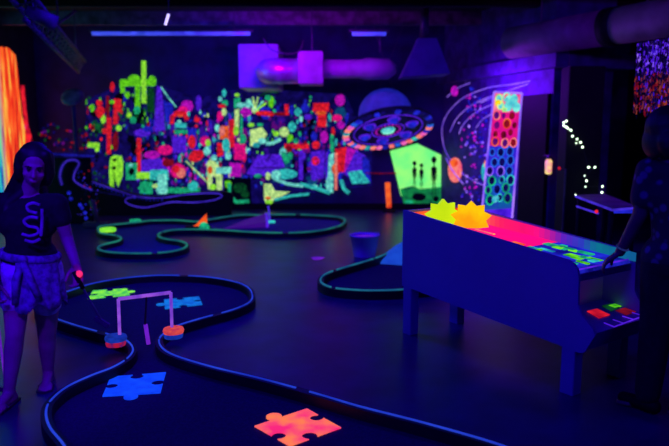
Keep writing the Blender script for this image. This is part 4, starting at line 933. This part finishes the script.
# --- player at the right
Ym = 3.75
man = thing('person', G(668, 405), 'person in leaf patterned shirt playing at the white game table', 'person')
hc2 = P(667, 136, Ym); nk = P(673, 164, Ym-.02); ch2 = P(681, 200, Ym-.02); hp2 = P(683, 262, Ym-.05)
s1 = P(650, 171, Ym+.03); s2 = P(702, 173, Ym-.12)
e1_ = P(640, 214, Ym+.05); w1 = P(620, 252, Ym+.14)
e2_ = P(712, 222, Ym+.02); w2 = P(690, 250, Ym+.22)
G1 = Vector((hp2.x-.11, hp2.y+.08, .09)); G2 = Vector((hp2.x+.12, hp2.y-.10, .09))
kk1 = hp2+Vector((-.10, .06, -.45)); kk2 = hp2+Vector((.11, -.02, -.45))
kk1.z = kk2.z = .50
hcaps2, hballs2, HL2, HR2 = head_caps(hc2, Vector((-.25, .95, -.25)), Vector((0, 0, 1)), 1.05)
caps = hcaps2+[(nk, .06, hc2+Vector((0, 0, -.07)), .058), (nk, .07, ch2, .145), (ch2+Vector((-.07, .04, .03)), .12, ch2+Vector((.07, -.04, .03)), .12), (ch2, .145, hp2+Vector((0, 0, .1)), .135), (hp2+Vector((-.06, .03, .0)), .13, hp2+Vector((.06, -.03, .0)), .13),
 (nk+Vector((0, 0, -.04)), .06, s1, .06), (nk+Vector((0, 0, -.04)), .06, s2, .06), (s1, .058, e1_, .043), (e1_, .042, w1, .03), (s2, .058, e2_, .043), (e2_, .042, w2, .03),
 (hp2+Vector((-.09, .04, -.05)), .105, kk1, .065), (kk1, .063, G1, .042), (hp2+Vector((.09, -.04, -.05)), .105, kk2, .065), (kk2, .063, G2, .042)]
caps += hand(w1, Vector((-.75, .35, -.75)), Vector((-.3, .2, -1)), 1.05, .5, -1)+hand(w2, Vector((-.5, .6, -.5)), Vector((0, 0, -1)), 1.05, .5, 1)
caps += foot(G1, Vector((-.6, .8, 0)))+foot(G2, Vector((-.5, .8, 0)))
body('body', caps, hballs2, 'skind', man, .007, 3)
M['leafshirt'] = mat('leaf print fabric', (.02, .016, .03), .85, .3, 30)
nt = M['leafshirt'].node_tree; vo = nt.nodes.new('ShaderNodeTexVoronoi'); vo.inputs['Scale'].default_value = 13; tcn = [n for n in nt.nodes if n.type == 'TEX_COORD'][0]; nt.links.new(tcn.outputs['Object'], vo.inputs['Vector'])
rp = nt.nodes.new('ShaderNodeValToRGB'); rp.color_ramp.elements[0].color = (.13, .1, .2, 1); rp.color_ramp.elements[0].position = .22; rp.color_ramp.elements[1].color = (.02, .015, .03, 1); rp.color_ramp.elements[1].position = .36
nt.links.new(vo.outputs['Distance'], rp.inputs['Fac']); nt.links.new(rp.outputs['Color'], nt.nodes['Principled BSDF'].inputs['Base Color'])
tc = [(nk+Vector((0, 0, -.05)), .09, ch2, .165), (ch2+Vector((-.08, .04, .03)), .135, ch2+Vector((.08, -.04, .03)), .135), (ch2, .165, hp2+Vector((0, 0, .02)), .165), (nk+Vector((0, 0, -.05)), .075, s1, .08), (nk+Vector((0, 0, -.05)), .075, s2, .08), (s1, .08, s1.lerp(e1_, .62), .076), (s2, .08, s2.lerp(e2_, .62), .076), (hp2+Vector((-.07, .03, .02)), .15, hp2+Vector((.07, -.03, .02)), .15)]
body('shirt', tc, [], 'leafshirt', man, .01, 4)
sc_ = [(hp2+Vector((-.07, .03, 0)), .148, hp2+Vector((.07, -.03, 0)), .148), (hp2+Vector((-.09, .04, -.05)), .125, kk1, .09), (hp2+Vector((.09, -.04, -.05)), .125, kk2, .09), (kk1, .09, G1+Vector((0, 0, .04)), .075), (kk2, .09, G2+Vector((0, 0, .04)), .075)]
body('trousers', sc_, [], 'tee', man, .01, 3)
body('hair', [(HL2(0, -.06, -.02), .09, HL2(0, -.08, -.10), .07)], [(HL2(0, -.03, .045), (.14, .13, .125), HR2), (HL2(0, -.07, -.05), (.13, .09, .11), HR2), (HL2(-.085, .0, -.03), (.045, .09, .10), HR2), (HL2(.07, -.04, -.03), (.04, .06, .09), HR2)], 'hair', man, .009, 3)
b = MB()
for s in (-1, 1): b.ball(HL2(s*.03, .078, .008), .011, 'eye', n=10)
b.build('eyes', man)
q = e1_.lerp(w1, .88); dr = (w1-e1_).normalized(); o1 = dr.orthogonal().normalized(); o2 = dr.cross(o1)
b = MB(); b.tube([q+(o1*math.cos(a)+o2*math.sin(a))*.034 for a in [2*PI*i/16 for i in range(16)]], .006, 'bracelet', 6, closed=True); b.build('bracelet', man)
for an in (G1, G2):
    h = Vector((-.55, .8, 0)).normalized(); g = Vector((an.x, an.y, 0)); b = MB(); sd_ = Vector((h.y, -h.x, 0))
    capsule(b, g-h*.04+Vector((0, 0, .05)), .046, g+h*.15+Vector((0, 0, .04)), .038); b.ms = ['black']; b.build('shoe', man)

# ------------------------------------------------------------------ lights
def area(loc, tgt, size, sy, e, col):
    l = bpy.data.lights.new('blacklight', 'AREA'); l.shape = 'RECTANGLE'; l.size = size; l.size_y = sy; l.energy = e; l.color = col
    o = bpy.data.objects.new('blacklight', l); C.objects.link(o); o.location = loc; o.rotation_euler = (Vector(tgt)-Vector(loc)).to_track_quat('-Z', 'Y').to_euler(); return o
BL = (.022, .0, 1.0); VI = (.34, .0, 1.0)
area((-2.6, .6, 3.7), (0, 4.5, .4), 1.8, .3, 120, BL)
area((2.5, -.4, 3.7), (1, 5, 0), 1.8, .3, 35, BL)
area((-1.2, 7.0, 3.6), (-.8, 7.5, 0), 1.8, .3, 150, BL)
l_ = bpy.data.lights.new('woman fill spot', 'SPOT'); l_.energy = 480; l_.color = (.06, .0, 1); l_.spot_size = .62; l_.spot_blend = .6; l_.shadow_soft_size = .1  # added fill light to brighten the woman, no fixture known there
o_ = bpy.data.objects.new('woman fill spot', l_); C.objects.link(o_); o_.location = (-1.1, .6, 3.2); o_.rotation_euler = (Vector((-2.05, 4.1, .75))-Vector((-1.1, .6, 3.2))).to_track_quat('-Z', 'Y').to_euler()
area((-2.0, 11.9, 3.15), (-1.9, 13.9, 2.5), 2.0, .1, 20, BL)
area((-1.05, 11.2, 3.2), (-1.0, 12.6, 2.75), .5, .08, 18, VI)
area((.2, 11.2, 3.2), (.45, 12.4, 2.85), .5, .08, 7, VI)
q = SA.lerp(SB, .72)+sn*.9+Vector((0, 0, 2.55)); area(q, SA.lerp(SB, .75)+Vector((0, 0, 1.7)), .8, .08, 70, (.22, .01, 1))
l_ = bpy.data.lights.new('duct fill spot', 'SPOT'); l_.energy = 150; l_.color = (.42, .0, 1); l_.spot_size = .62; l_.spot_blend = .8; l_.shadow_soft_size = .08  # extra unseen spot, put in to lift the upper right duct
o_ = bpy.data.objects.new('duct fill spot', l_); C.objects.link(o_); o_.location = (1.9, 2.6, 3.2); o_.rotation_euler = (Vector((4.0, 9.3, 3.0))-Vector((1.9, 2.6, 3.2))).to_track_quat('-Z', 'Y').to_euler()
area((-.6, 1.6, 3.5), (1.7, 4.1, .6), .6, .2, 9, BL)
area((4.6, 6.0, 3.6), (3.5, 8.5, 0), 1.2, .2, 22, (.09, 0, 1))
w = bpy.data.worlds.new('world'); bpy.context.scene.world = w; w.use_nodes = True
w.node_tree.nodes['Background'].inputs[0].default_value = (.04, .0, 1, 1); w.node_tree.nodes['Background'].inputs[1].default_value = .016
sc = bpy.context.scene; sc.view_settings.view_transform = 'Standard'; sc.view_settings.look = 'None'; sc.view_settings.gamma = 1; sc.view_settings.exposure = 0
sc.view_settings.use_curve_mapping = False
sc.cycles.use_denoising = True; sc.cycles.sample_clamp_indirect = 3
